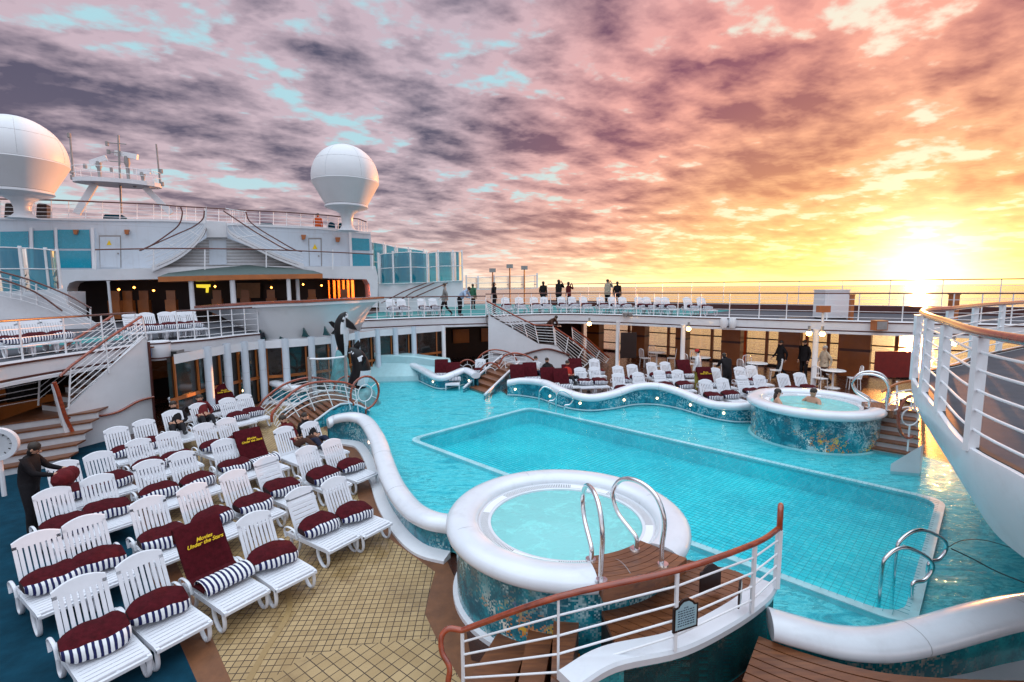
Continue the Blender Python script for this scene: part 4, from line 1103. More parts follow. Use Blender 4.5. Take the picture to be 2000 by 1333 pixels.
# white locker, post, box light
def place_box(px0, px1, py0, py1, Y, depth, name, m, label, cat):
    a = AT(px0, py1, Y); c = AT(px1, py0, Y); t = thing(name, label, cat, (a.x, Y, D2)); w = c.x-a.x; h = c.z-D2
    b = MB(); b.box(0, w, 0, depth, .06, h); b.build('body', m, t, smooth=False)
    b = MB(); b.box(-.03, w+.03, -.03, depth+.03, h+.002, h+.05); b.build('lid', M['white'], t, smooth=False)
    b = MB(); b.box(.05, w-.05, .05, depth-.05, 0, .06); b.build('plinth', M['darkbrown'], t, smooth=False)
    return t
place_box(1610, 1660, 568, 603, 21.5, .8, 'locker', M['white'], 'white deck locker on the far sun deck left of the sun', 'locker')
for px, w, lab in ((1663, .14, 'brown lamp post beside the white locker on the far sun deck'), (1862, .26, 'thick orange lit post on the far sun deck by the curved railing')):
    p = AT(px, 600, 21); t = thing('deck_post', lab, 'post', (p.x, p.y, D2)); b = MB(); b.box(-w/2, w/2, -w/2, w/2, 0, 1.05); b.build('shaft', M['tan'], t, smooth=False)
    b = MB(); b.box(-w*.6, w*.6, -w*.6, w*.6, 1.05, 1.10); b.build('cap', M['tan'], t, smooth=False)
p = AT(1609, 590, 19.6); t = thing('floodlight', 'boxy floodlight on a short stalk at the far rail beside the locker', 'floodlight', (p.x, p.y, D2)); b = MB(); b.box(-.22, .22, -.12, .12, .42, .68); b.build('lamp_head', M['tan'], t, smooth=False)
b = MB(); b.tube([V(0,0,0), V(0,0,.42)], .05, 8); b.build('stalk', M['white'], t)
# loungers on the far sun deck
up = [988, 1015, 1044, 1064, 1098, 1119, 1141, 1175, 1198, 1218, 1250, 1266, 1288, 1302, 1346, 1373]
for i, px in enumerate(up):
    base = min(fine, key=lambda p: abs(p.x/p.y-ray(px, 600).x/ray(px, 600).y)); Y = base.y+1.7; r = ray(px, 600)
    p = Vector((r.x/r.y*Y, Y)); k = 'h' if i in (5, 6) else 'v'
    lounger(p, k, 'white lounger, %s from the left in the row on the far sun deck' % ORD[i], D2, R(-80), 'white loungers in a row on the far sun deck', True, False, 'dark maroon cushion on the %s lounger from the left on the far sun deck' % ORD[i], 'cushions on the far sun deck')
# tables and chairs by the sea windows
def make_chair():
    t = thing('cafe_chair', 'x', 'chair'); w = M['railwhite']
    b = MB(); b.box(-.2, .2, -.2, .2, .43, .46); b.build('seat', w, t, smooth=False)
    b = MB(); b.tube(cr([V(-.19,.2,.45), V(-.19,.24,.8), V(-.12,.26,.93), V(.12,.26,.93), V(.19,.24,.8), V(.19,.2,.45)], 4), .016, 6)
    b.build('back_frame', w, t)
    for x in (-.08, 0, .08): b = MB(); b.tube([V(x,.21,.46), V(x,.26,.91)], .010, 5); b.build('spindle', w, t)
    for x in (-.18, .18):
        for y in (-.18, .18): b = MB(); b.tube([V(x*.95,y*.95,.44), V(x*1.1,y*1.1,0)], .014, 6); b.build('leg', w, t)
    return t
def make_table():
    t = thing('cafe_table', 'x', 'table'); w = M['railwhite']
    b = MB(); b.lathe([(0,.70), (.42,.70), (.44,.72), (.42,.74), (0,.74)], n=24); b.build('tabletop', w, t)
    b = MB(); b.lathe([(.28,0), (.26,.03), (.04,.06), (.035,.70)], n=16); b.build('pedestal', w, t); return t
ch0 = make_chair(); tb0 = make_table(); chk, tbk = kids(ch0), kids(tb0); first = True
for k, (px, Y) in enumerate(((1283, 25.5), (1370, 23.5), (1480, 21.6), (1630, 19.6))):
    r = ray(px, 690); c = Vector((r.x/r.y*Y, Y)); lab = 'round white table by the sea windows, %s from the left' % ORD[k]
    if first: tb0.location = (c.x, c.y, 0); tb0['label'] = lab; tb0['group'] = 'round tables by the sea windows'
    else: dup(tb0, (c.x, c.y, 0), 0, lab, 'round tables by the sea windows', kid=tbk)
    for j, (a, w) in enumerate(((200, 'left'), (340, 'right'), (90, 'far'))):
        p = c+Vector((math.cos(R(a)), math.sin(R(a))))*.72; lab = 'white cafe chair on the %s side of the %s table by the sea windows' % (w, ORD[k])
        if first: ch0.location = (p.x, p.y, 0); ch0.rotation_euler = (0,0,R(a-90)); ch0['label'] = lab; ch0['group'] = 'cafe chairs by the sea windows'; first = False
        else: dup(ch0, (p.x, p.y, 0), R(a-90), lab, 'cafe chairs by the sea windows', kid=chk)
# outer hull below the deck
t = thing('hull_side', 'white hull side of the ship below the far deck', 'hull'); b = MB()
b.rows([[(x, y, -17.5), (x, y, 0)] for x, y in [(28, 19.2), (22.6, 17.2), (5.0, 33.2), (0, 38), (-12, 46), (-30, 46), (-30, -8), (28, -8), (28, 19.2)]]); b.build('shell_plating', M['white'], t, smooth=False)
M['bowwhite'] = mat('white bow paint', (.82, .86, .90), .35, var=.03, vscale=.6, dirt=.1)
M['barlamp'] = mat('warm bar lamp', '#ffb060', .3, emit='#ff9a40', estr=12)
# ================================================================== FORWARD SUPERSTRUCTURE
PA, PB = Vector((-25.0, 24.0)), Vector((-9.2, 32.0)); pdv = (PB-PA).normalized(); pnv = Vector((pdv.y, -pdv.x))
def W(px, py, off=0.0): return ONP(px, py, PA, PB, off)
def slabpoly(b, pts, n2, th, m=0):           # outline in an upright plane, given a thickness away from the viewer
    n = Vector((n2[0], n2[1], 0)); k = len(pts); i = b.pts(list(pts)+[p-n*th for p in pts])
    b.f.append(tuple(range(i, i+k))); b.m.append(m); b.f.append(tuple(i+k+j for j in reversed(range(k)))); b.m.append(m)
    for j in range(k): b.f.append((i+j, i+(j+1) % k, i+k+(j+1) % k, i+k+j)); b.m.append(m)
    return b
def wslab(name, pxs, off, th, m, parent, **k):
    b = MB(); slabpoly(b, [W(x, y, off) for x, y in pxs], pnv, th); return b.build(name, m, parent, smooth=False, **k)
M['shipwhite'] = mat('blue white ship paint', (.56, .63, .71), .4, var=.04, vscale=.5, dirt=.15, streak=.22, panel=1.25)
M['tealpanel'] = mat('teal wall panel', '#0c8fa8', .25, var=.06, coat=.4)
M['slatwall'] = mat('grey slatted wall', (.55, .57, .60), .5, var=.05)
M['canopygreen'] = mat('weathered green canopy', '#3d504e', .6, var=.15)
t = thing('superstructure', 'white ship superstructure with teal panels, doors and a dark bar opening below', 'superstructure')
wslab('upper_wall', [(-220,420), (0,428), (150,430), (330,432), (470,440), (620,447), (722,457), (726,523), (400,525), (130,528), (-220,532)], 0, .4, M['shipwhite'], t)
wslab('top_edge', [(-220,417), (0,425), (150,427), (330,429), (470,437), (620,444), (724,454), (724,458), (620,448), (470,441), (330,433), (150,431), (0,429), (-220,421)], .06, .5, M['white'], t)
b = MB(); ps = [W(x, y, 0) for x, y in ((-220,420), (0,428), (330,432), (620,447), (722,457))]
b.rows([[p for p in ps], [p-V(pnv.x, pnv.y, 0)*14 for p in ps]]); b.build('top_deck', M['greydeck'], t, smooth=False)
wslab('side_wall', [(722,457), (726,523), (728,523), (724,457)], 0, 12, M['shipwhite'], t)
wslab('fascia', [(-220,535), (118,528), (300,524), (480,519), (620,521), (733,520), (738,540), (738,600), (724,600), (722,556), (716,546), (600,543), (480,542), (148,549), (136,553), (131,562), (130,610), (-220,610)], 1.4, 1.6, M['white'], t)
for a, lab in ((((0,453), (55,452), (56,486), (0,487)), 0), (((65,451), (104,450), (106,486), (66,486)), 0), (((112,449), (174,449), (177,486), (114,486)), 0), (((0,491), (56,490), (57,526), (0,527)), 0), (((66,490), (106,490), (108,525), (68,525)), 0), (((115,490), (177,490), (179,524), (117,524)), 0), (((686,465), (721,467), (722,490), (687,489)), 0), (((687,494), (722,495), (723,521), (688,520)), 0), (((-160,452), (-12,453), (-12,526), (-160,528)), 0)):
    wslab('teal_panel', a, .03, .04, M['tealpanel'], t)
for x0, x1 in ((57,63), (106,111), (177,183), (681,686)): wslab('wall_post', [(x0,445), (x1,445), (x1+3,526), (x0+3,526)], .12, .12, M['white'], t)
for x0, x1, y0, y1, sg in ((195,234,463,523,(213,474)), (604,626,468,520,(615,482))):
    wslab('door_frame', [(x0-2,y0-3), (x1+2,y0-3), (x1+3,y1), (x0,y1)], .02, .03, M['greysteel'], t)
    d = wslab('door', [(x0,y0), (x1,y0), (x1+1,y1), (x0+1,y1)], .05, .04, M['shipwhite'], t)
    wslab('warning_sign', [(sg[0]-5,sg[1]+5), (sg[0],sg[1]-5), (sg[0]+5,sg[1]+5)], .06, .01, M['yellow'], d)
    wslab('handle', [(x1-5,y0+31), (x1-2,y0+31), (x1-2,y0+34), (x1-5,y0+34)], .10, .05, M['greysteel'], d)
for x, y in ((147,453), (247,453), (593,463), (660,468)): wslab('wall_lamp', [(x-5,y-4), (x+5,y-4), (x+3,y+5), (x-3,y+5)], .22, .2, M['tan'], t)
# slatted gable with a door between the two stairs
sl = wslab('slatted_gable', [(308,524), (345,503), (405,464), (440,464), (500,487), (587,519), (480,518)], .8, .75, M['slatwall'], t)
for k in range(9):
    y = 470+k*6; x0 = 400-(y-466)*1.75; x1 = 446+(y-466)*2.55
    wslab('slat', [(max(x0,312)+4,y), (min(x1,580)-4,y), (min(x1,580)-4,y+1.2), (max(x0,312)+4,y+1.2)], .82, .02, M['greysteel'], sl)
wslab('gable_door', [(408,470), (442,470), (443,517), (409,518)], .84, .03, M['shipwhite'], t)
wslab('stair_landing', [(402,432), (404,464), (443,464), (441,434)], 1.0, 1.0, M['white'], t)
def wtube(name, pxs, off, r, m, parent, n=6, smooth=True, k=5):
    b = MB(); b.tube(cr([W(x, y, off) for x, y in pxs], k), r, n); return b.build(name, m, parent)
# the two sweeping stairs
for lab, outer, inner_, steps in (
   ('left', [(403,408), (402,432), (398,452), (378,478), (345,503), (296,526)], [(399,412), (396,428), (378,443), (345,458), (300,478), (272,490)], -1),
   ('right', [(441,408), (443,436), (450,456), (490,478), (540,502), (594,522)], [(480,414), (487,432), (510,450), (540,468), (575,488), (590,492)], 1)):
    s = thing('outside_stair', 'white sweeping outside stair on the %s of the slatted gable' % lab, 'stair')
    oc2 = cr([W(x, y, 1.6) for x, y in outer], 5); b = MB()
    b.rows([[p+V(0,0,.15), p-V(0,0,.15), p-V(0,0,.15)-V(pnv.x,pnv.y,0)*.12, p+V(0,0,.15)-V(pnv.x,pnv.y,0)*.12] for p in oc2], wrap=True); b.build('stringer', M['white'], s, smooth=False)
    for i in range(8, len(oc2)-2, 1):
        p = oc2[i]; q = oc2[i+1]
        b = MB(); c = (p+q)/2; nn = V(pnv.x, pnv.y, 0); b.hexa([p-V(0,0,.02), q-V(0,0,.02), q-V(0,0,.02)-nn*.8, p-V(0,0,.02)-nn*.8, p+V(0,0,.02), q+V(0,0,.02), q+V(0,0,.02)-nn*.8, p+V(0,0,.02)-nn*.8]); b.build('tread', M['browndeck'], s, smooth=False)
    hi = cr([W(x, y, 1.6) for x, y in inner_], 5)
    b = MB(); b.tube(hi, .035, 6); b.build('handrail', M['darkrail'], s)
    for f in (.2, .4, .6, .8):
        b = MB(); b.tube([p.lerp(q, f) for p, q in zip(hi, oc2)], .012, 5); b.build('rail', M['railwhite'], s)
    for i in (0, 6, 12, 18): b = MB(); b.tube([hi[i], oc2[i]], .02, 5); b.build('post', M['railwhite'], s)
    wtube('second_handrail', [(353,405), (356,418), (349,440), (325,460), (295,480), (274,490)] if lab == 'left' else [(436,412), (460,428), (490,448), (530,472), (558,487), (575,490)], 2.3, .035, M['darkrail'], s)
# dark rail along the level above the bar
r = thing('balcony_rail', 'thin rail running across the superstructure above the bar canopy', 'railing')
wtube('handrail', [(186,488), (300,486), (400,486), (520,488), (650,493), (729,497)], 1.9, .035, M['darkrail'], r)
for x in (187, 300, 400, 520, 650, 728): wslab('post', [(x-1.2,488), (x+1.2,488), (x+1.2,527), (x-1.2,527)], 1.9, .05, M['railwhite'], r)
# roof railing
r = thing('roof_railing', 'white railing with dark handrail along the roof edge under the radomes', 'railing')
top = [(-120,386), (0,389), (100,391), (200,395), (300,399), (345,403), (400,406), (480,411), (560,415), (640,421), (700,428), (716,434)]
bot = [(-120,424), (0,429), (100,430), (200,431), (300,433), (345,434), (400,437), (480,442), (560,446), (640,451), (700,457), (718,461)]
ta = [W(x, y, -.15) for x, y in top]; ba = [W(x, y, -.15) for x, y in bot]
b = MB(); b.tube(ta, .04, 6); b.build('handrail', M['darkrail'], r)
for f in (.2, .4, .6, .8): b = MB(); b.tube([p.lerp(q, f) for p, q in zip(ta, ba)], .013, 5); b.build('rail', M['railwhite'], r)
for i in range(34):
    s = i/33*(len(ta)-1); j = min(int(s), len(ta)-2); f = s-j; b = MB(); b.tube([ta[j].lerp(ta[j+1], f), ba[j].lerp(ba[j+1], f)], .020, 5); b.build('post', M['railwhite'], r)
# dark bundles along the roof rail
for k, (x0, x1, y0, y1) in enumerate(((8,28,396,428), (70,92,397,428), (200,243,419,430), (505,535,435,443), (640,655,434,449), (660,682,435,450))):
    o = wslab('covered_stack', [(x0,y1), (x0+2,y0+3), (x0+5,y0), (x1-5,y0+1), (x1-1,y0+4), (x1,y1)], -.6, .7, M['darkbrown'] if k < 2 else M['carpet'], None, label='dark covered stack on the roof behind the rail, %s from the left' % ORD[k], cat='covered stack', group='covered stacks along the roof rail')
# radomes
def radome(label, px_c, py_seam, dist, r, base_py):
    c = AT(px_c, py_seam, dist); zb = W(px_c, base_py, -2).z if False else AT(px_c, base_py, dist).z
    t = thing('radome', label, 'radome', (c.x, c.y, zb), 0, 'white radomes on the roof'); zs = c.z-zb
    P = [(r*math.cos(a), zs+r*.12+r*math.sin(a)) for a in [R(-6+96*i/18) for i in range(19)]]; P[-1] = (0, P[-1][1])
    b = MB(); b.lathe(P, n=48); b.build('dome', M['radome'], t, ang=50)
    b = MB()
    for k in range(6):
        a = R(15+60*k); b.tube([V(r*1.001*math.cos(e)*math.cos(a), r*1.001*math.cos(e)*math.sin(a), zs+r*.12+r*1.001*math.sin(e)) for e in [R(-4+60*j/10) for j in range(11)]], .004, 4)
    b.tube([V(r*.868*math.cos(a), r*.868*math.sin(a), zs+r*.12+r*.5) for a in [2*math.pi*i/36 for i in range(36)]], .004, 4, closed=True)
    b.build('panel_joint', M['slatgrey'], t)
    b = MB(); b.lathe([(r*.995, zs+.02), (r*1.004, zs-.03), (r*.62, zs-r*.70), (r*.60, zs-r*.70)], n=48); b.build('lower_cone', M['radome'], t, ang=25)
    b = MB(); b.lathe([(0, zs-r*.70), (r*.64, zs-r*.70), (r*.65, zs-r*.76), (r*.60, zs-r*.79), (r*.30, zs-r*.88), (0, zs-r*.9)], n=40); b.build('flange', M['white'], t, ang=25)
    b = MB(); b.lathe([(r*.40, zs-r*.83), (r*.22, zs-r*.95), (r*.17, zs-r*1.1), (r*.17, (zs-r)*.35), (r*.24, .1), (r*.34, 0)], n=28); b.build('neck', M['white'], t)
    b = MB(); b.lathe([(r*.605, zs-r*.705), (r*.63, zs-r*.71), (r*.63, zs-r*.69), (r*.605, zs-r*.69)], n=40); b.build('seal', M['black'], t)
radome('big white radome at the upper left corner on its flared white neck', 34, 318, 23.0, 1.80, 428)
radome('white radome on the roof right of the stairs, orange lit on one side', 675, 357, 29.5, 1.88, 452)
# mast
t = thing('mast', 'white radar mast platform on splayed legs with antennas and radar scanners', 'mast')
OM = -5.0
pl_ = [W(x, y, OM) for x, y in ((141,348), (165,352), (230,356), (290,361), (316,364))]
b = MB(); nn = V(pnv.x, pnv.y, 0)
c0_ = (pl_[0]+pl_[-1])/2; hw_ = (pl_[-1]-pl_[0]).length/2; P = []
for i in range(24):
    a = 2*math.pi*i/24; P.append((c0_.x+pdv.x*hw_*math.cos(a)+pnv.x*1.0*math.sin(a), c0_.y+pdv.y*hw_*math.cos(a)+pnv.y*1.0*math.sin(a)))
b.prism(P, c0_.z-.18, c0_.z+.06); b.build('platform', M['white'], t, smooth=False)
zpl = c0_.z
for a, c, w in (((185,360), (150,418), .36), ((283,366), (335,418), .36)):
    p, q = W(a[0], a[1], OM), W(c[0], c[1], OM); b = MB(); b.bar(p, q, .22, .34); b.build('leg', M['white'], t, smooth=False)
b = MB(); b.tube([W(237, 418, OM), W(231, 265, OM)], .055, 8); b.build('pole', M['greysteel'], t)
for x0, y0, x1, y1 in ((208,279,247,282), (212,297,232,299), (214,315,250,318)):
    b = MB(); b.tube([W(x0, y0, OM), W(x1, y1, OM)], .03, 6); b.build('yard', M['greysteel'], t)
for x0, x1, y0, y1 in ((144,136,352,260), (313,305,362,282)):
    b = MB(); b.tube([W(x0, y0, OM), W(x1, y1, OM)], .05, 6); b.build('whip_antenna', M['greysteel'], t)
for (x, y, zt, rot, w) in ((192,314,352,.5,1.0), (247,303,355,-.35,1.35), (278,336,360,.05,1.0)):
    p = W(x, y, OM); q = W(x, zt, OM); b = MB()
    d = V(math.cos(rot), 0, math.sin(rot)*.55).normalized(); b.bar(p-d*w*.5, p+d*w*.5, .16, .30); s = b.build('radar_scanner', M['radome'], t, smooth=False)
    b = MB(); b.lathe([(.14, 0), (.08, .1), (.10, (p.z-zpl)*.6), (.16, (p.z-zpl)*.7), (.12, (p.z-zpl)*.95)], (p.x, p.y, zpl), 10); b.build('pedestal', M['greysteel'], t)
for zz in (.35, .7):
    b = MB(); b.tube([V(x, y, zpl+zz) for x, y in P], .016, 5, closed=True); b.build('platform_rail', M['railwhite'], t)
for i in range(0, 24, 2): b = MB(); b.tube([V(P[i][0], P[i][1], zpl), V(P[i][0], P[i][1], zpl+.7)], .018, 5); b.build('rail_post', M['railwhite'], t)
for x, y in ((135,265), (139,335), (141,347), (315,335), (317,360), (209,281), (166,325), (218,332), (263,362), (212,297)):
    p = W(x, y, OM); b = MB(); b.lathe([(0,-.14), (.09,-.12), (.09,.12), (0,.14)], tuple(p), 8); b.build('signal_lamp', M['greysteel'], t)

# bar under the fascia
t = thing('pool_bar', 'dark open air bar under the superstructure with wooden counter and green topped canopy', 'bar')
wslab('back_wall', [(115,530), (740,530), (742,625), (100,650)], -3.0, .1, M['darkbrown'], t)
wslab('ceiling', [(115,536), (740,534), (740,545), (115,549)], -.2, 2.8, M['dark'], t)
for k, (x, y) in enumerate(((232,566), (262,562), (300,568), (420,560), (530,562), (592,556), (628,558))):
    q = W(x, y, -1.0); b = MB(); b.lathe([(0,-.07), (.07,0), (0,.07)], tuple(q), 8); b.build('bar_lamp', M['barlamp'], t)
for k, x in enumerate((225, 250, 282, 335, 425, 480, 530, 610, 672)):
    q = W(x, 590, .4-.3*(k % 3)); b = MB(); b.obox((q.x, q.y, D2), (.5, .4, .95), .3); b.obox((q.x, q.y, D2+.95), (.42, .08, .5), .3); b.build('bar_stool', M['tan'], t, smooth=False)
wslab('bottle_shelf', [(515,555), (560,554), (560,585), (515,586)], -2.5, .4, M['darkbrown'], t)
wslab('lit_screen', [(383,556), (411,556), (411,561), (408,561), (407,572), (402,572), (402,563), (384,562)], -2.4, .03, mat('lit yellow bar sign', '#d8c23a', .4, emit='#e8cf3a', estr=1.1), t)
wslab('menu_screen', [(462,553), (508,553), (508,582), (462,583)], -2.4, .05, mat('pale menu board', '#a98a6a', .5), t)
for x0, x1, y0, y1, o in ((208,214,549,606,1.6), (367,378,546,596,4.4), (447,459,541,594,4.4), (558,567,538,590,4.4), (576,584,538,589,3.6)):
    p = W((x0+x1)/2, y0, o); z = p.z; w = (W(x1, y0, o)-W(x0, y0, o)).length/2
    b = MB(); b.lathe([(w*1.3, 2.5), (w, 2.6), (w*.92, z-.1), (w*1.4, z)], (p.x, p.y, 0), 14); b.build('column', M['white'], t)
bk = [W(x, y, 1.3) for x, y in ((330,533), (400,525), (480,518), (560,523), (612,529))]; fr = [W(x, y, 4.6) for x, y in ((308,541), (390,539), (480,537), (560,536), (630,535))]
b = MB(); b.rows([bk, fr]); b.build('canopy_top', M['canopygreen'], t, smooth=False)
b = MB(); b.rows([fr, [p-V(0,0,.24) for p in fr], [p-V(0,0,.24)-V(pnv.x,pnv.y,0)*3.2 for p in fr], [p-V(pnv.x,pnv.y,0)*3.2-V(0,0,.05) for p in fr]]); b.build('canopy_edge', M['tan'], t, smooth=False)
# side windows; the orange of the reflected sunset is put into their colour
pc0 = W(640, 566, -1.2); hn = Vector((.985, -.17)); hd = Vector((.17, .985)); zt, zb = W(645, 548, -1.2).z, W(645, 583, -1.2).z
M['mirror_glass'] = mat('sunset tinted side window', (1, .26, .07), .2, metal=1.0, var=.25, vscale=5, bump=.25, bscale=3)
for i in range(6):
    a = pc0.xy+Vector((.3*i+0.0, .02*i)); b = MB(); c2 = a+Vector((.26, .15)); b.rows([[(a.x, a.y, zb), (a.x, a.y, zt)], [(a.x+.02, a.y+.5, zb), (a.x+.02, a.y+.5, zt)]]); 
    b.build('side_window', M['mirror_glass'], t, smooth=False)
# flared white bow front below the counter
topx = [(380,603), (460,598), (540,594), (600,592), (660,589), (705,587), (750,584)]; boty = [(480,650), (508,662), (560,665), (600,663), (645,660), (680,655), (703,648)]
t2 = thing('bow_front', 'broad flared white bow shaped front under the bar with four shark fin emblems', 'bar front')
rows = []
bots = [G(x, y, 2.16) for x, y in boty]; tops_ = [AT(x, y, p.y-.6) for (x, y), p in zip(topx, bots)]
for k in range(9):
    f = k/8; rows.append([V(tp.x+(bt.x-tp.x)*(f**.55), tp.y+(bt.y-tp.y)*(f**.8), tp.z+(bt.z-tp.z)*f) for tp, bt in zip(tops_, bots)])
b = MB(); b.rows(list(map(lambda r_: cr(r_, 4), rows))); b.build('flared_side', M['bowwhite'], t2, ang=80)
tpath = cr(rows[0], 4)
b = MB(); b.rows([[p+V(0,0,.0), p+V(pnv.x*.10,pnv.y*.10,.02), p+V(pnv.x*.10,pnv.y*.10,.10), p+V(-pnv.x*.7,-pnv.y*.7,.10), p+V(-pnv.x*.7,-pnv.y*.7,.0)] for p in tpath]); b.build('counter_top', M['teakrail'], t2, smooth=False)
b = MB(); b.rows([[p-V(0,0,.01)+V(pnv.x*.06,pnv.y*.06,0), p-V(0,0,.10)+V(pnv.x*.05,pnv.y*.05,0)] for p in tpath]); b.build('white_trim', M['white'], t2)
bp2 = cr(rows[-1], 4); b = MB(); b.rows([[p+V(pnv.x*.04,pnv.y*.04,.05), p+V(pnv.x*.08,pnv.y*.08,-.0), p+V(pnv.x*.04,pnv.y*.04,-.14), p-V(pnv.x,pnv.y,0)*1.5-V(0,0,.14)] for p in bp2]); b.build('lower_lip', M['white'], t2)
M['fin'] = mat('dark green fin emblem', '#124a50', .4)
for x, y in ((508,662), (551,662), (595,658), (636,655)):
    # fin stands just proud of the flared side
    Yf = G(x, 664, 2.16).y-.22; pts = [AT(x+dx, y+dy, Yf) for dx, dy in ((-6,0), (-4,-6), (-3,-17), (0,-11), (5,-3), (9,1))]; b = MB(); slabpoly(b, pts, (.2,-.98), .22); b.build('fin_emblem', M['fin'], t2, smooth=False)

# decks of the left and middle
D2L = 2.45
ledge_px = [(-140,738), (-60,724), (0,713), (100,698), (180,687), (250,677), (330,669), (400,663), (460,656), (505,652)]
le = cr([G(x, y, D2L) for x, y in ledge_px], 4)
b = MB(); b.prism([(p.x, p.y) for p in le]+[(-9.8, 22.0), (-9.0, 32), (-26, 24), (-34, 18), (-30, 8)], D2L-.2, D2L); b.build('left_deck', M['greydeck'], smooth=False, kind='structure')
b = MB(); b.face([(-15.2,13,D2L+.004), (-13.2,17,D2L+.004), (-14.8,18.5,D2L+.004), (-17.5,14,D2L+.004)]); b.build('green_deck', M['tealdeck'], kind='structure')
fascia('deck_fascia', 'white left deck edge with brown stripes behind the white staircase', le, D2L, .50)
me_ = cr([V(-9.6, 21.7, D2), V(-6.72, 23.45, D2), V(-4.5, 24.7, D2), V(-1.35, 25.6, D2)], 5)
fascia('deck_fascia', 'white middle deck edge with brown stripes right of the bow shaped bar front', me_, D2, .50)
path_rail('deck_railing', 'railing with dark handrail in front of the left deck, ending at the staircase', le[:22], 1.0, 4, nposts=6)
path_rail('deck_railing', 'railing with dark handrail before the loungers in front of the bar', le[25:], 1.0, 4, nposts=7)
path_rail('deck_railing', 'railing of the middle deck between the bow front and the centre staircase', me_[3:], 1.05, 4, nposts=10)
# pillars and windows below
wpx = [(405,692), (443,685), (477,680), (511,676), (557,674), (608,670), (652,666), (697,658), (737,653), (772,651), (808,648)]
wt = [G(x, y, 2.12) for x, y in wpx]
t = thing('lower_window_wall', 'row of dark windows between white pillars curving below the bar', 'window wall')
for i, p in enumerate(wt):
    b = MB(); b.lathe([(.15, 0), (.12, .08), (.12, 2.35)], (p.x, p.y, 0), 14); b.build('pillar', M['shipwhite'], t)
wt2 = [G(340,705,2.12)]+wt+[G(866,643,2.12)]
for i in range(len(wt2)-1):
    a, c = wt2[i].xy, wt2[i+1].xy; d = (c-a).normalized(); n = Vector((d.y, -d.x)); a = a-n*.22; c = c-n*.22
    b = MB(); b.rows([[(a.x, a.y, .0), (a.x, a.y, 2.2)], [(c.x, c.y, 0), (c.x, c.y, 2.2)]]); pn_ = b.build('pane', M['glass_dark'], t, smooth=False)
    b = MB()
    for f in (.16, .84):
        q = a.lerp(c, f)+n*.03; b.bar((q.x, q.y, .1), (q.x, q.y, 2.2), .05, .05)
    b.bar((a.x+n.x*.03, a.y+n.y*.03, .95), (c.x+n.x*.03, c.y+n.y*.03, .95), .05, .10); b.build('window_frame', M['tan'], pn_, smooth=False)
b = MB(); b.rows([[(p.x, p.y, 2.02), (p.x, p.y, 2.3)] for p in wt2]); b.build('header', M['white'], t, smooth=False)
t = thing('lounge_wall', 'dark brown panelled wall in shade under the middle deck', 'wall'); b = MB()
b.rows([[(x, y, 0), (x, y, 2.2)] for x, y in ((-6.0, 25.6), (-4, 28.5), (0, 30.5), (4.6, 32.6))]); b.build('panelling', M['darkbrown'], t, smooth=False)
for x, y in ((-3, 28.9), (-1.4, 29.7), (.2, 30.5)): b = MB(); b.obox((x, y-.06, .9), (1.0, .05, .8), .45); b.build('wood_panel', M['tan'], t, smooth=False)  # tan wood panels on the dark brown wall
p = G(866, 643, 2.12); b = MB(); b.lathe([(.13,0), (.1,.05), (.1,2.3)], n=14); b.build('column', M['railwhite'], loc=(p.x, p.y, 0), label='single slim white column under the middle deck left of the centre staircase', cat='column')

# white stair block with windscreens at the left
t = thing('stair_house', 'white stair house with descending handrails at the far left', 'stair house')
wslab('white_side', [(-200,580), (60,578), (122,576), (134,600), (186,632), (192,648), (150,652), (-200,700)], 4.6, .2, M['white'], t)
wslab('inner_side', [(118,570), (132,570), (136,640), (124,640)], 4.2, 2.5, M['white'], t)
for a in ([(-60,515), (0,531), (60,548), (130,576), (178,603)], [(-60,528), (10,548), (70,572), (122,608)]):
    wtube('handrail', a, 4.9, .035, M['darkrail'], t)
for k in range(5): wtube('rail', [(-60,530+k*9), (0,542+k*9), (60,556+k*9), (132,588+k*8), (176,612+k*8)], 4.85, .012, M['railwhite'], t)
for x, y0, y1 in ((40,545,590), (70,555,596), (176,600,640), (20,540,585)): wslab('post', [(x-1.5,y0), (x+1.5,y0), (x+2.5,y1), (x-.5,y1)], 4.8, .06, M['railwhite'], t)
def windscreen(label, posts_px, off, tiers, m='teal_glass', plane=None):
    t = thing('windscreen', label, 'windscreen'); f = (lambda x, y: W(x, y, off)) if plane is None else (lambda x, y: ONP(x, y, plane[0], plane[1]))
    for x, y0, y1 in posts_px:
        p = f(x, y1); q = f(x, y0); b = MB(); b.tube([p, V(p.x, p.y, q.z)], .07, 8); b.build('post', M['railwhite'], t)
    for (x0, yt0, yb0), (x1, yt1, yb1) in zip(posts_px[:-1], posts_px[1:]):
        p, q = f(x0, yb0), f(x1, yb1); zt0, zt1 = f(x0, yt0+4).z, f(x1, yt1+4).z
        q2 = V(q.x, q.y, 0); b = MB(); n = 5
        # slightly curved pane
        dd = (q.xy-p.xy); nn = Vector((dd.y, -dd.x)).normalized()
        rr = []
        for i in range(n+1):
            s = i/n; c = p.xy+dd*s+nn*(.28*math.sin(math.pi*s)); rr.append([(c.x, c.y, p.z+(q.z-p.z)*s+.02), (c.x, c.y, zt0+(zt1-zt0)*s)])
        b.rows(rr); b.build('pane', M[m], t)
        for fz in (.0, .52, 1.0):
            b = MB(); pts = [Vector(r0[0]).lerp(Vector(r0[1]), fz) for r0 in rr]; b.tube(pts, .025, 5); b.build('crossbar', M['railwhite'], t)
    return t
windscreen('tall blue glass windscreen on white posts at the far left', [(-60,486,575), (-8,480,573), (48,481,570), (97,484,568), (119,487,566)], 4.4, 2)
PR = (Vector((-9.1, 31.0)), Vector((-2.9, 32.2)))
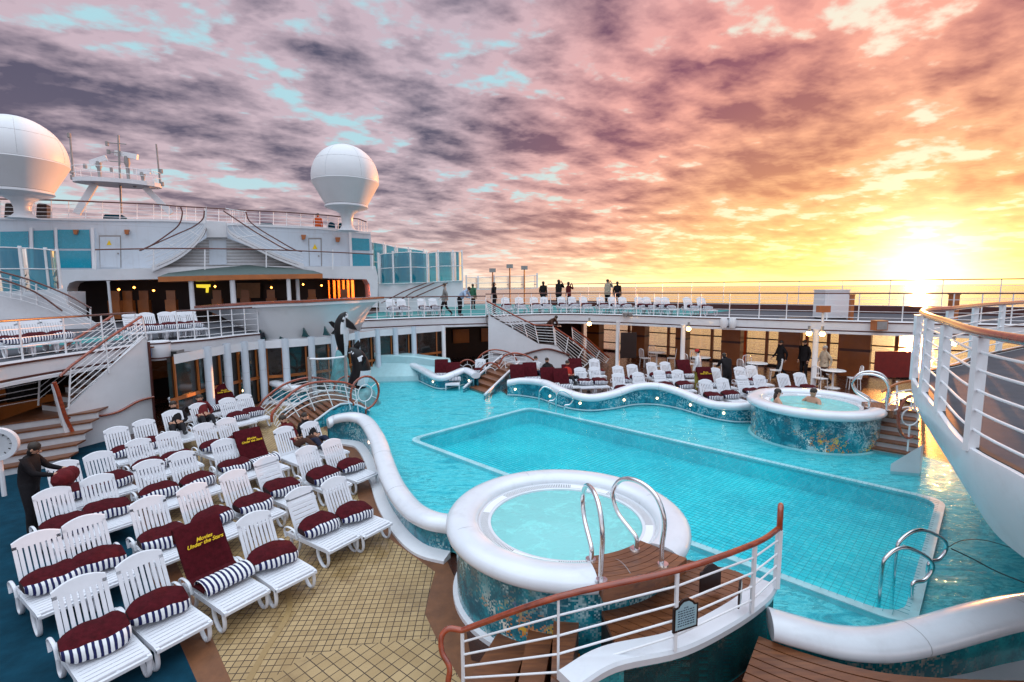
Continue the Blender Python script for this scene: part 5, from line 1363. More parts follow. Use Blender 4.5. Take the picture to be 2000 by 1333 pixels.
windscreen('upper tier of curved teal glass windscreens right of the superstructure', [(728,470,553), (752,474,553), (775,480,552), (800,483,551), (829,487,551)], 0, 2, plane=(PR[0]+Vector((0,1.6)), PR[1]+Vector((0,1.6))))
windscreen('lower tier of curved teal glass windscreens ending in a sunlit orange pane', [(741,494,556), (769,491,555), (803,489,554), (835,492,553), (857,489,551), (886,489,550), (903,489,549)], 0, 2, plane=PR)
t = thing('deck_house', 'low white deck house with sloping stair rails below the teal windscreens', 'deck house')
b = MB(); pts = [ONP(x, y, *PR) for x, y in ((738,555), (904,549), (906,600), (866,600), (742,640))]; slabpoly(b, pts, (.19, -.98), .3); b.build('front_wall', M['white'], t, smooth=False)
for a in ([(748,592), (790,570), (835,553)], [(768,596), (810,570), (850,553)], [(806,583), (845,566), (876,553)]):
    b = MB(); b.tube([ONP(x, y, *PR)+V(0,-.35,0) for x, y in a], .035, 6); b.build('stair_rail', M['darkrail'], t)
# screen and floodlights in the centre background
PC = (Vector((-4, 36)), Vector((3, 38)))
t = windscreen('low clear windscreen with slim posts on the horizon left of the photographers', [(911,538,566), (934,539,566), (965,537,566), (996,536,565), (1024,536,565), (1049,534,563)], 0, 1, m='clear_glass', plane=PC)
for k, (x, y) in enumerate(((963, 532), (996, 524), (1024, 527))):
    p = ONP(x, 570, *PC); q = ONP(x, y, *PC); t = thing('floodlight_pole', 'slim pole with a boxy floodlight on the horizon, %s from the left' % ORD[k], 'floodlight', (p.x, p.y-.4, D2), 0, 'floodlight poles on the horizon')
    b = MB(); b.tube([V(0,0,0), V(0,0,q.z-D2)], .05, 6); b.build('pole', M['tan'], t); b = MB(); b.box(-.24, .24, -.1, .12, q.z-D2-.02, q.z-D2+.26); b.build('lamp_head', M['greysteel'], t, smooth=False)

c = G(310, 690, 2.2); t = thing('control_drum', 'white round drum with a blue square sign at the left deck edge beside the staircase', 'drum', (c.x, c.y, 2.0))
b = MB(); b.lathe([(0,0), (.30,0), (.32,.03), (.32,.55), (.30,.58), (0,.58)], n=24); b.build('drum_body', M['white'], t)
for z in (.05, .5): b = MB(); b.lathe([(.322, z), (.335, z), (.335, z+.04), (.322, z+.04)], n=24); b.build('band', M['brownpaint'], t)
b = MB(); b.box(-.20, .02, -.345, -.325, .14, .42); b.build('sign', mat('blue sign', '#4a7fb5', .4), t, smooth=False)
c = G(342, 684, 2.25); t = thing('loudspeaker', 'small grey box loudspeaker on the left deck edge beside the white drum', 'loudspeaker', (c.x, c.y, 2.0)); b = MB(); b.box(-.22, .22, -.22, .1, 0, .26); b.build('cabinet', M['greysteel'], t, smooth=False)
b = MB(); b.box(-.19, .19, -.235, -.222, .03, .23); b.build('grille', M['black'], t, smooth=False)

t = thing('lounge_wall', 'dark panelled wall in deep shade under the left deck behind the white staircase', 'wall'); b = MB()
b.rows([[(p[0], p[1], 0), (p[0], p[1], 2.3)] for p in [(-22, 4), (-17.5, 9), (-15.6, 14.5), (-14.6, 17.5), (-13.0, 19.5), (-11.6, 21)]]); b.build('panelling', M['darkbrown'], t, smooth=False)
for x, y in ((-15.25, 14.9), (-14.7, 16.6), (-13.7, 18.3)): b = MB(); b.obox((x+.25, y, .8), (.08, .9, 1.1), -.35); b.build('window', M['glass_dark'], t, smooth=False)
# ================================================================== STAIRS, FOOTBRIDGES, SCULPTURE
SA, SB = G(145, 878, 0).xy, G(303, 836, 0).xy; sd = (SB-SA).normalized(); sn = Vector((sd.y, -sd.x))
def SW(x, y, off=0.0): return ONP(x, y, SA, SB, off)
t = thing('left_staircase', 'wooden staircase with white side wall climbing to the left deck', 'staircase')
b = MB(); slabpoly(b, [SW(*p) for p in ((146,880), (303,838), (289,668), (280,656), (268,668), (131,800))], sn, .08); b.build('side_wall', M['white'], t, smooth=False)
b = MB(); b.tube(cr([SW(x, y, .05) for x, y in ((132,817), (160,813), (200,812), (235,803), (270,784), (300,776))], 5), .035, 8); b.build('wave_rail', M['teakrail'], t)
b = MB(); b.bar(SW(290,668,.03), SW(304,838,.03), .05, .05); b.build('corner_strip', M['brownpaint'], t, smooth=False)
b = MB(); slabpoly(b, [SW(x, y, .35) for x, y in ((103,752), (111,750), (150,886), (139,893))], sn, .08); b.build('newel_panel', M['white'], t, smooth=False)
b = MB(); b.tube(cr([SW(x, y, .36) for x, y in ((106,747), (113,765), (128,815), (144,850), (149,885))], 5), .045, 8); b.build('newel_cap', M['teakrail'], t)
rt, rb = [(276,618), (205,665), (137,716)], [(286,662), (212,728), (133,798)]
for nm, off in (('near', .02), ('far', -1.25)):
    dx = 0 if nm == 'near' else 0
    T_ = [SW(x, y, 0) for x, y in rt]; B_ = [SW(x, y, 0) for x, y in rb]; sh = V(sn.x, sn.y, 0)*off
    T_ = [p+sh for p in T_]; B_ = [p+sh for p in B_]
    ext = T_[-1]-V(sd.x*1.1, sd.y*1.1, .12) if nm == 'far' else T_[-1]-V(sd.x*.25, sd.y*.25, .22)
    b = MB(); b.tube(T_+[ext], .035, 8); b.build('handrail', M['teakrail'], t)
    eb = B_[-1]-V(sd.x*1.1, sd.y*1.1, .0) if nm == 'far' else None
    for k in range(6):
        f = .14+k*.145; pts = [p.lerp(q, f) for p, q in zip(T_, B_)]
        if eb: pts.append(ext.lerp(eb, f))
        b = MB(); b.tube(pts, .012, 6); b.build('rail', M['railwhite'], t)
    for i in range(3): b = MB(); b.tube([T_[i], B_[i]-V(0,0,.02)], .022, 6); b.build('post', M['railwhite'], t)
za, zb_ = .95, D2L; a0_ = SA-sn*.08; nst = 8
for k in range(nst):
    s0_ = k*(2.25/nst); z = za+(zb_-za)*(k+1)/nst; p = SA+sd*s0_-sn*.04; q = SA+sd*(s0_+.33)-sn*.04; w = -sn*1.2
    b = MB(); P = [p, q, q+w, p+w]; b.hexa([(v.x, v.y, z-.04) for v in P]+[(v.x, v.y, z) for v in P]); b.build('tread', M['teakstep'], t, smooth=False)
    b = MB(); P = [p+sd*.03, p+sd*.05, p+sd*.05+w, p+sd*.03+w]; b.hexa([(v.x, v.y, z-.19) for v in P]+[(v.x, v.y, z-.04) for v in P]); b.build('riser', M['white'], t, smooth=False)
F0, F1 = G(-120, 955, 0).xy, G(136, 907, 0).xy; bd = Vector((-.28, .96))
for k in range(5):
    z = .19*(k+1); p0, p1 = F0+bd*.36*k, F1+bd*.36*k; dpt = .42 if k < 4 else 2.2
    b = MB(); P = [p0, p1, p1+bd*dpt, p0+bd*dpt]; b.hexa([(v.x, v.y, z-.04) for v in P]+[(v.x, v.y, z) for v in P]); b.build('tread', M['teakstep'], t, smooth=False)
    b = MB(); P = [p0+bd*.03, p1+bd*.03, p1+bd*.06, p0+bd*.06]; b.hexa([(v.x, v.y, z-.19) for v in P]+[(v.x, v.y, z-.04) for v in P]); b.build('riser', M['slatwall'], t, smooth=False)
# round dial at the left edge
c = AT(-4, 868, 9.6); t = thing('round_dial', 'round white rimmed dial on a post at the left edge of the steps', 'dial', (c.x, c.y, 0), R(20))
def disc(b, r0, r1, y0, y1, z, n=40):
    pr = [(r0, y0), (r1, y0), (r1, y1), (r0, y1), (r0, y0)]; base = len(b.v)
    b.lathe(pr, n=n); b.xf(Matrix.Translation((0, 0, z)) @ Matrix.Rotation(R(90), 4, 'X'), base)
b = MB(); disc(b, .24, .33, -.05, .05, c.z); b.build('rim', M['white'], t)
b = MB(); disc(b, 0, .25, -.02, .01, c.z); b.build('face', M['slatwall'], t)
b = MB(); b.tube([V(0,.0,0), V(0,.0,c.z-.32)], .04, 8); b.build('post', M['railwhite'], t)
for k in range(12): a = R(30*k); b = MB(); b.bar((.19*math.cos(a), -.025, c.z+.19*math.sin(a)), (.23*math.cos(a), -.025, c.z+.23*math.sin(a)), .012, .012); b.build('tick', M['black'], t, smooth=False)

# centre staircase
CA, CB = Vector((-1.25, 24.6)), Vector((4.6, 25.3)); cn = Vector((CB.y-CA.y, -(CB.x-CA.x))).normalized()
def CW(x, y, off=0.0): return ONP(x, y, CA, CB, off)
t = thing('centre_staircase', 'white walled staircase with landing coming down from the middle deck', 'staircase')
b = MB(); slabpoly(b, [CW(x, y) for x, y in ((954,600), (958,618), (1002,643), (1052,672), (1088,676), (1112,700), (1136,715), (1136,722), (954,722))], cn, .12); b.build('side_wall', M['white'], t, smooth=False)
b = MB(); b.tube(cr([CW(x, y, .06) for x, y in ((958,689), (985,692), (1015,694), (1045,686), (1070,682), (1095,688), (1112,694))], 5), .05, 8); b.build('wave_rail', M['darkrail'], t)
def flight(top, bot, off, nr=6, hr=.04):
    T_ = [CW(x, y, off) for x, y in top]; B_ = [CW(x, y, off) for x, y in bot]
    b = MB(); b.tube(T_, hr, 8); b.build('handrail', M['teakrail'], t)
    for k in range(nr): b = MB(); b.tube([p.lerp(q, .12+k*.88/nr) for p, q in zip(T_, B_)], .014, 5); b.build('rail', M['railwhite'], t)
    for p, q in zip(T_, B_): b = MB(); b.tube([p, q], .024, 6); b.build('post', M['railwhite'], t)
flight([(950,588), (985,606), (1020,624), (1044,635), (1080,636)], [(952,614), (1002,642), (1030,658), (1052,671), (1084,674)], .05)
flight([(1083,640), (1110,658), (1140,680), (1162,698)], [(1086,676), (1104,694), (1122,712), (1136,720)], .05)
flight([(1117,640), (1145,660), (1172,684), (1190,700)], [(1120,672), (1142,692), (1160,710), (1176,718)], -1.3)
for k in range(8):
    a = CW(955+k*11.5, 618+k*6.3, -.12); b = MB(); b.obox((a.x, a.y+.65, a.z-.04), (.34, 1.2, .05), math.atan2(CB.y-CA.y, CB.x-CA.x)); b.build('tread', M['darkbrown'], t, smooth=False)
a = CW(1066, 676, -.12); b = MB(); b.obox((a.x, a.y+.65, a.z-.06), (1.0, 1.3, .06), .12); b.build('landing', M['darkbrown'], t, smooth=False)
for k in range(7):
    a = CW(1090+k*8.5, 680+k*6.5, -.12); b = MB(); b.obox((a.x, a.y+.65, max(a.z-.04, .05)), (.30, 1.2, .05), .12); b.build('tread', M['darkbrown'], t, smooth=False)

# footbridges into the pool
def bridge_rail(t, plane, hand, ctr, rad, foot, gap, nr=4, hr=.038):
    f = lambda x, y: ONP(x, y, *plane)
    P = cr([f(*p) for p in hand], 6); b = MB(); b.tube(P, hr, 10); b.build('handrail', M['teakrail'], t)
    c = f(*ctr); e = f(ctr[0]+rad, ctr[1]); d = (e-c); d.z = 0; r = d.length; d.normalize()
    ring = [c+d*r*math.cos(a)+V(0,0,1)*r*math.sin(a) for a in [R(215-x*305/22) for x in range(23)]]
    b = MB(); b.tube(ring, hr, 10); b.tube([ring[-1], V(ring[-1].x, ring[-1].y, ring[-1].z-.3)], hr*.9, 8); b.build('round_end', M['teakrail'], t)
    b = MB(); b.tube([c+d*r*.5*math.cos(a)+V(0,0,1)*r*.5*math.sin(a) for a in [2*math.pi*i/20 for i in range(20)]], .016, 6, closed=True)
    for k in range(6):
        a = R(90+60*k); b.tube([c+d*r*.5*math.cos(a)+V(0,0,1)*r*.5*math.sin(a), c+d*r*.97*math.cos(a)+V(0,0,1)*r*.97*math.sin(a)], .013, 5)
    b.build('wheel', M['railwhite'], t)
    F_ = [f(*p) for p in foot]; Fc = cr(F_, 6)
    if len(Fc) != len(P): Fc = [on_path(Fc, i/(len(P)-1))[0] for i in range(len(P))]
    for k in range(nr): b = MB(); b.tube([p.lerp(q, .15+k*.75/nr) for p, q in zip(P, Fc)], .014, 6); b.build('rail', M['railwhite'], t)
    for i in range(gap, len(P), gap): b = MB(); b.tube([P[i], Fc[i]], .018, 6); b.build('post', M['railwhite'], t)
t = thing('footbridge', 'near arched footbridge with curved brown handrails ending in wheels over the water', 'footbridge')
n0, n1 = G(590, 845, 0).xy, G(722, 806, .1).xy; m0, m1 = G(548, 812, 0).xy, G(688, 782, .1).xy
bridge_rail(t, (n0, n1), [(531,825), (533,806), (560,776), (594,753), (632,746), (672,748), (693,757)], (713,768), 27, [(545,838), (560,830), (585,815), (615,802), (650,794), (685,800), (700,806)], 6)
bridge_rail(t, (m0, m1), [(501,808), (507,792), (524,773), (560,749), (605,738), (645,744), (657,752)], (676,760), 23, [(515,822), (530,812), (552,800), (590,787), (625,783), (655,789), (665,796)], 6)
prof = [(0, .02), (.22, .22), (.4, .42), (.55, .52), (.7, .48), (.85, .32), (1.0, .10)]
for k in range(14):
    s = k/14; z = 0
    for (sa, za_), (sb, zb2) in zip(prof[:-1], prof[1:]):
        if sa <= s <= sb: z = za_+(zb2-za_)*(s-sa)/(sb-sa)
    P = [n0.lerp(n1, s), n0.lerp(n1, s+.066), m0.lerp(m1, s+.066), m0.lerp(m1, s)]
    b = MB(); b.hexa([(v.x, v.y, z) for v in P]+[(v.x, v.y, z+.05) for v in P]); b.build('plank', M['teakstep'], t, smooth=False)
for a_, b_ in ((n0, n1), (m0, m1)):
    b = MB(); b.rows([[tuple(a_.lerp(b_, s))+(0,), tuple(a_.lerp(b_, s))+(z+.06,)] for s, z in prof]); b.build('mosaic_side', M['mos'], t)
    b = MB(); b.tube([V(*a_.lerp(b_, s), z+.07) for s, z in prof], .03, 6); b.build('white_edge', M['white2'], t)
t = thing('footbridge', 'far footbridge with dark steps and fan shaped white railings going down into the water', 'footbridge')
n0, n1 = G(1010, 742, .1).xy, G(958, 772, .1).xy; m0, m1 = G(975, 728, .1).xy, G(918, 758, .1).xy
bridge_rail(t, (n0, Vector((n0.x+1.0, n0.y+.1))), [(1050,727), (1046,708), (1028,695), (1004,690), (985,696), (974,712)], (958,728), 19, [(1052,740), (1044,738), (1030,736), (1010,738), (990,740), (978,744)], 6)
bridge_rail(t, (m0, Vector((m0.x+1.0, m0.y+.1))), [(1010,705), (1000,692), (980,685), (960,684), (942,692), (930,706)], (913,721), 18, [(1010,730), (1000,728), (985,726), (965,728), (948,730), (934,736)], 6)
for k in range(6):
    s = k/6; z = .75-.12*k; P = [n0.lerp(n1, s), n0.lerp(n1, s+.18), m0.lerp(m1, s+.18), m0.lerp(m1, s)]
    b = MB(); b.hexa([(v.x, v.y, z-.16) for v in P]+[(v.x, v.y, z) for v in P]); b.build('step', M['teakstep'], t, smooth=False)
for a_, b_ in ((n0, n1), (m0, m1)):
    b = MB(); e0 = a_-(b_-a_)*.1; e1 = a_+(b_-a_)*1.18; slabpoly(b, [V(e0.x, e0.y, 0), V(e1.x, e1.y, 0), V(e1.x, e1.y, .22), V(e0.x, e0.y, .84)], Vector((.6,-.8)), .06); b.build('mosaic_side', M['mos'], t, smooth=False)
    b = MB(); b.tube([V(e0.x, e0.y, .86), V(e1.x, e1.y, .24)], .05, 6); b.build('white_edge', M['white2'], t)
# steps down from the far tub at the right
t = thing('tub_steps', 'teak steps with a wheel ended handrail beside the far hot tub', 'steps')
q0_, q1_ = G(1700, 800, .9).xy, G(1800, 800, .9).xy
for k in range(6):
    z = .95-.155*k; a = G(1693-k*1.5, 792+k*16, z); c = G(1797, 806+k*17, z); bk2 = Vector((.25, .55))
    b = MB(); P = [a.xy, c.xy, c.xy+bk2, a.xy+bk2]; b.hexa([(v.x, v.y, z-.04) for v in P]+[(v.x, v.y, z) for v in P]); b.build('tread', M['teakstep'], t, smooth=False)
    b = MB(); P = [a.xy+bk2*.1, c.xy+bk2*.1, c.xy+bk2*.9, a.xy+bk2*.9]; b.hexa([(v.x, v.y, 0) for v in P]+[(v.x, v.y, z-.042) for v in P]); b.build('riser', M['slatwall'], t, smooth=False)
a = G(1740, 905, .28); c = G(1800, 868, .75); b = MB(); P = [V(a.x, a.y, 0), V(c.x, c.y, 0), V(c.x, c.y, .72), V(a.x, a.y, .26)]; slabpoly(b, P, (.8, .6), -.16); b.build('stringer', M['white'], t, smooth=False)
p = G(1775, 882, .6); c = AT(1778, 815, p.y); b = MB(); ring = [c+V(.32*math.cos(x)*.8, .0, .46*math.sin(x)) for x in [R(60+i*230/18) for i in range(19)]]; b.tube(ring, .032, 8); b.build('handrail', M['teakrail'], t)
b = MB(); b.tube([c+V(.18*math.cos(x), 0, .18*math.sin(x)) for x in [2*math.pi*i/18 for i in range(18)]], .014, 6, closed=True); b.tube([c+V(0,0,-.18), c+V(0,0,-.75)], .018, 6); b.tube([c+V(0,0,.18), c+V(0,0,.42)], .016, 6); b.build('wheel', M['railwhite'], t)
t = thing('side_railing', 'white curved railing between the far hot tub and the raised deck', 'railing'); 
for k, y in enumerate((740, 757, 772, 790)):
    b = MB(); b.tube(cr([AT(1722, y+26, 12.4), AT(1752, y+10, 12.4), AT(1785, y+4, 12.6), AT(1815, y+2, 13.0)], 5), .022 if k else .034, 6); b.build('rail' if k else 'handrail', M['railwhite'] if k else M['tan'], t)
for x in (1752, 1786): b = MB(); b.tube([AT(x, 745, 12.5), AT(x, 812, 12.5)], .025, 6); b.build('post', M['railwhite'], t)

# orca sculptures, splash base and glass screen
def orca(t, spine, rad, belly_side, nm='body'):
    b = MB(); P = cr(spine, 5); n = 16; rr = [rad[min(int(i/5), len(rad)-1)]+(rad[min(int(i/5)+1, len(rad)-1)]-rad[min(int(i/5), len(rad)-1)])*((i % 5)/5) for i in range(len(P))]
    i0 = len(b.f); b.tube(P, rr, n); k = 0
    side = Vector(belly_side).normalized()
    for fi in range(i0, len(b.f)):
        c = sum((Vector(b.v[v]) for v in b.f[fi]), Vector())/len(b.f[fi]); j = min(range(len(P)), key=lambda q: (P[q]-c).length)
        u = (c-P[j]); u = u.normalized() if u.length > 1e-4 else side; f = j/(len(P)-1)
        if u.dot(side) > .62-.1*(f > .5) and .12 < f < .99: b.m[fi] = 1
    return b.build(nm, [M['orca_black'], M['white2']], t, ang=60)
def finmesh(b, base, tip, wdir, w, th=.05):
    base, tip = Vector(base), Vector(tip); wd2 = Vector(wdir).normalized(); nrm = (tip-base).cross(wd2).normalized()*th/2
    a, c = base-wd2*w/2, base+wd2*w/2; m = base.lerp(tip, .6)
    for s in (1,): 
        F = [a, c, m+wd2*w*.42, tip, m-wd2*w*.28]; k = len(F); i = b.pts([p+nrm for p in F[:3]]+[F[3]]+[F[4]+nrm]+[p-nrm for p in F[:3]]+[F[3]]+[F[4]-nrm])
        b.f += [tuple(range(i, i+k)), tuple(reversed(range(i+k, i+2*k)))]; b.m += [0, 0]
        for j in range(k): b.f.append((i+j, i+(j+1) % k, i+k+(j+1) % k, i+k+j)); b.m.append(0)
YO = 18.2
t = thing('orca_sculpture', 'black and white orca sculpture leaping upright above the pool', 'sculpture')
sp = [AT(672,706,YO), AT(671,690,YO), AT(669,672,YO), AT(667,652,YO), AT(667,634,YO), AT(671,620,YO), AT(677,611,YO)]
orca(t, sp, [.08, .13, .21, .26, .25, .18, .06], (.95, -.25, .1))
b = MB(); finmesh(b, AT(674,630,YO)+V(.1,-.15,0), AT(699,643,YO)+V(.1,-.4,0), (0,0,1), .34); finmesh(b, AT(662,648,YO), AT(646,652,YO), (0,.3,1), .22); b.build('flipper', M['orca_black'], t, smooth=False)
b = MB(); finmesh(b, AT(661,640,YO)+V(-.1,.1,0), AT(656,630,YO)+V(-.35,.2,0), (0,0,1), .26); b.build('dorsal_fin', M['orca_black'], t, smooth=False)
b = MB(); b.lathe([(0,.03), (.07,.0), (0,-.03)], tuple(AT(675,618,YO)+V(.10,-.17,0)), 10); b.build('eye_patch', M['white2'], t)
t = thing('orca_sculpture', 'lower orca sculpture with open white jaw rising from the splash', 'sculpture')
sp = [AT(694,760,YO-1), AT(702,740,YO-1), AT(706,722,YO-1), AT(703,706,YO-1), AT(697,694,YO-1), AT(688,686,YO-1), AT(680,688,YO-1)]
orca(t, sp, [.30, .34, .32, .28, .24, .15, .05], (.55, -.45, -.75))
b = MB(); finmesh(b, AT(694,684,YO-.9), AT(700,664,YO-.9), (1,0,0), .28); b.build('dorsal_fin', M['orca_black'], t, smooth=False)
b = MB(); finmesh(b, AT(708,706,YO-1.3), AT(716,700,YO-1.4), (0,0,1), .3); b.build('flipper', M['orca_black'], t, smooth=False)
M['splash'] = mat('sculpted splash base', '#5f9aa0', .3, var=.35, vscale=3, bump=.6, bscale=7)
t = thing('splash_base', 'tall teal sculpted splash holding up the orca sculptures', 'sculpture base'); b = MB()
p = AT(668, 765, YO); b.lathe([(.55,0), (.50,.3), (.36,.7), (.30,1.1), (.24,1.5), (.12,1.85), (0,1.9)], (p.x, p.y, 0), 18)
for i in range(len(b.v)):
    x, y, z = b.v[i]; k = 1+.18*math.sin(5*math.atan2(y-p.y, x-p.x)+z*4); b.v[i] = (p.x+(x-p.x)*k, p.y+(y-p.y)*k, z)
b.build('splash', M['splash'], t, ang=80)
p = AT(703, 762, YO-1); b = MB(); b.lathe([(.75,0), (.6,.25), (.5,.5), (.3,.62), (0,.66)], (p.x, p.y, 0), 18); b.build('foam', M['splash'], t, ang=80)
t = thing('glass_screen', 'clear glass screen on grey posts standing in the pool before the orcas', 'screen'); YS = 15.6
a, c = AT(608, 790, YS), AT(678, 783, YS+.4); a.z = 0; c.z = 0; zt = AT(608, 698, YS).z
for p in (a, c): b = MB(); b.tube([p, V(p.x, p.y, zt)], .05, 8); b.build('post', M['greysteel'], t)
b = MB(); n = 8; rr = []
for i in range(n+1):
    s = i/n; q = a.lerp(c, s)+V(0, -.25*math.sin(math.pi*s), 0); rr.append([(q.x, q.y, .12), (q.x, q.y, zt-.05)])
b.rows(rr); b.build('pane', M['clear_glass'], t)
b = MB(); b.tube([r0[1] for r0 in rr], .03, 6); b.build('top_rail', M['railwhite'], t)
# loungers on the left and middle decks
for i, (px, py) in enumerate(((14,668), (62,664), (108,660), (262,640), (292,634), (330,630), (352,627), (375,625))):
    p = G(px, py, D2L); k = 'v'; base = min(le, key=lambda q: abs(q.x/q.y-ray(px, 650).x/ray(px, 650).y)); rr_ = ray(px, 650); k2 = (base.xy.length+1.9)/Vector((rr_.x, rr_.y)).length
    lounger(Vector((rr_.x, rr_.y))*k2, 'h' if i == 3 else 'v', 'white lounger on the left deck, %s from the left behind its rail' % ORD[i], D2L, R(-40) if i > 2 else R(-30), 'white loungers on the left deck', True, False, 'dark cushion on the %s lounger from the left on the left deck' % ORD[i], 'cushions on the left deck')
for i, px in enumerate((765, 786, 826, 848)):
    rr_ = ray(px, 600); Y = 26.2+i*.3; lounger(Vector((rr_.x/rr_.y*Y, Y)), 'v', 'white lounger on the middle deck below the windscreens, %s from the left' % ORD[i], D2, R(-60), 'white loungers on the middle deck', True, False, 'dark cushion on the %s lounger from the left on the middle deck' % ORD[i], 'cushions on the middle deck')
# ================================================================== PEOPLE
def cloth(name, c): 
    if name not in M: M[name] = mat(name, c, .85, var=.18, vscale=9, spec=.2, bump=.3, bscale=60)
    return M[name]
M['skin'] = mat('skin', (.50, .27, .18), .5, var=.08, vscale=10); M['hair'] = mat('dark hair', (.03, .018, .012), .6, var=.3, vscale=30)
M['hairgrey'] = mat('grey hair', (.35, .33, .31), .7, var=.2, vscale=30); M['shoe'] = mat('dark shoes', (.02, .02, .022), .5)
def pose(kind):
    J = dict(pel=(0,0,.93), wai=(0,0,1.08), che=(0,0,1.30), nck=(-.01,0,1.47), hd=(.02,0,1.60), top=(.01,0,1.70))
    for s, k in ((1,'L'), (-1,'R')):
        J['sh'+k] = (0,s*.17,1.41); J['el'+k] = (-.03,s*.24,1.13); J['wr'+k] = (.06,s*.23,.89); J['ha'+k] = (.09,s*.22,.81)
        J['hi'+k] = (0,s*.09,.88); J['kn'+k] = (.02,s*.10,.49); J['an'+k] = (-.02,s*.10,.09); J['to'+k] = (.14,s*.12,.04)
    def bend(names, piv, ang):                # about the y axis, forward
        c, s_ = math.cos(ang), math.sin(ang)
        for n in names:
            x, y, z = J[n]; x -= piv[0]; z -= piv[2]; J[n] = (piv[0]+c*x+s_*z, y, piv[2]-s_*x+c*z)
    upper = ['wai','che','nck','hd','top']+[a+k for a in ('sh','el','wr','ha') for k in 'LR']
    if kind == 'walk':
        J['knL'] = (.16,.09,.50); J['anL'] = (.26,.09,.10); J['toL'] = (.42,.10,.06); J['knR'] = (-.06,-.09,.48); J['anR'] = (-.36,-.09,.16); J['toR'] = (-.26,-.1,.04)
        J['elL'] = (-.16,.22,1.15); J['wrL'] = (-.12,.22,.90); J['haL'] = (-.08,.22,.83); J['elR'] = (.08,-.23,1.14); J['wrR'] = (.24,-.20,.98); J['haR'] = (.30,-.19,.93)
    if kind == 'photo':
        for s, k in ((1,'L'), (-1,'R')): J['el'+k] = (.20,s*.24,1.26); J['wr'+k] = (.24,s*.09,1.52); J['ha'+k] = (.24,s*.05,1.59)
    if kind == 'lean':
        bend(upper, J['pel'], .85)
        for s, k in ((1,'L'), (-1,'R')):
            x, y, z = J['sh'+k]; J['el'+k] = (x+.10,s*.26,z-.26); J['wr'+k] = (x+.32,s*.14,z-.32); J['ha'+k] = (x+.40,s*.08,z-.32)
    if kind in ('reach', 'hold'):
        bend(upper, J['pel'], .34 if kind == 'reach' else .10); 
        for s, k in ((1,'L'), (-1,'R')):
            x, y, z = J['sh'+k]; J['el'+k] = (x+.14,s*.22,z-.22); J['wr'+k] = (x+.36,s*.17,z-.28); J['ha'+k] = (x+.45,s*.14,z-.29)
        bend(['hd','top'], J['nck'], .35)
    if kind in ('sit', 'lie'):
        a = -.45 if kind == 'sit' else -.62
        for n in list(J): x, y, z = J[n]; J[n] = (x, y, z-.93+.46)
        bend(upper, J['pel'], a)
        for s, k in ((1,'L'), (-1,'R')):
            J['hi'+k] = (.02,s*.10,.44); J['kn'+k] = (.40,s*.12,.62); J['an'+k] = (.72,s*.12,.42); J['to'+k] = (.84,s*.14,.50)
            x, y, z = J['sh'+k]; J['el'+k] = (x+.10,s*.27,z-.24); J['wr'+k] = (x+.32,s*.15,z-.24); J['ha'+k] = (x+.39,s*.08,z-.23)
        bend(['hd','top'], J['nck'], .35)
    if kind == 'tub':
        for n in list(J): x, y, z = J[n]; J[n] = (x, y, z-1.02)
        for s, k in ((1,'L'), (-1,'R')):
            J['hi'+k] = (.05,s*.10,-.12); J['kn'+k] = (.45,s*.13,-.10); J['an'+k] = (.5,s*.13,-.30); J['to'+k] = (.62,s*.13,-.32)
            x, y, z = J['sh'+k]; J['el'+k] = (.10,s*.30,.22); J['wr'+k] = (.30,s*.22,.24); J['ha'+k] = (.38,s*.18,.25)
    return J
RAD = dict(pel=.145, wai=.125, che=.15, nck=.055, hd=.088, top=.055, sh=.070, el=.046, wr=.034, ha=.036, hi=.092, kn=.060, an=.042, to=.042)
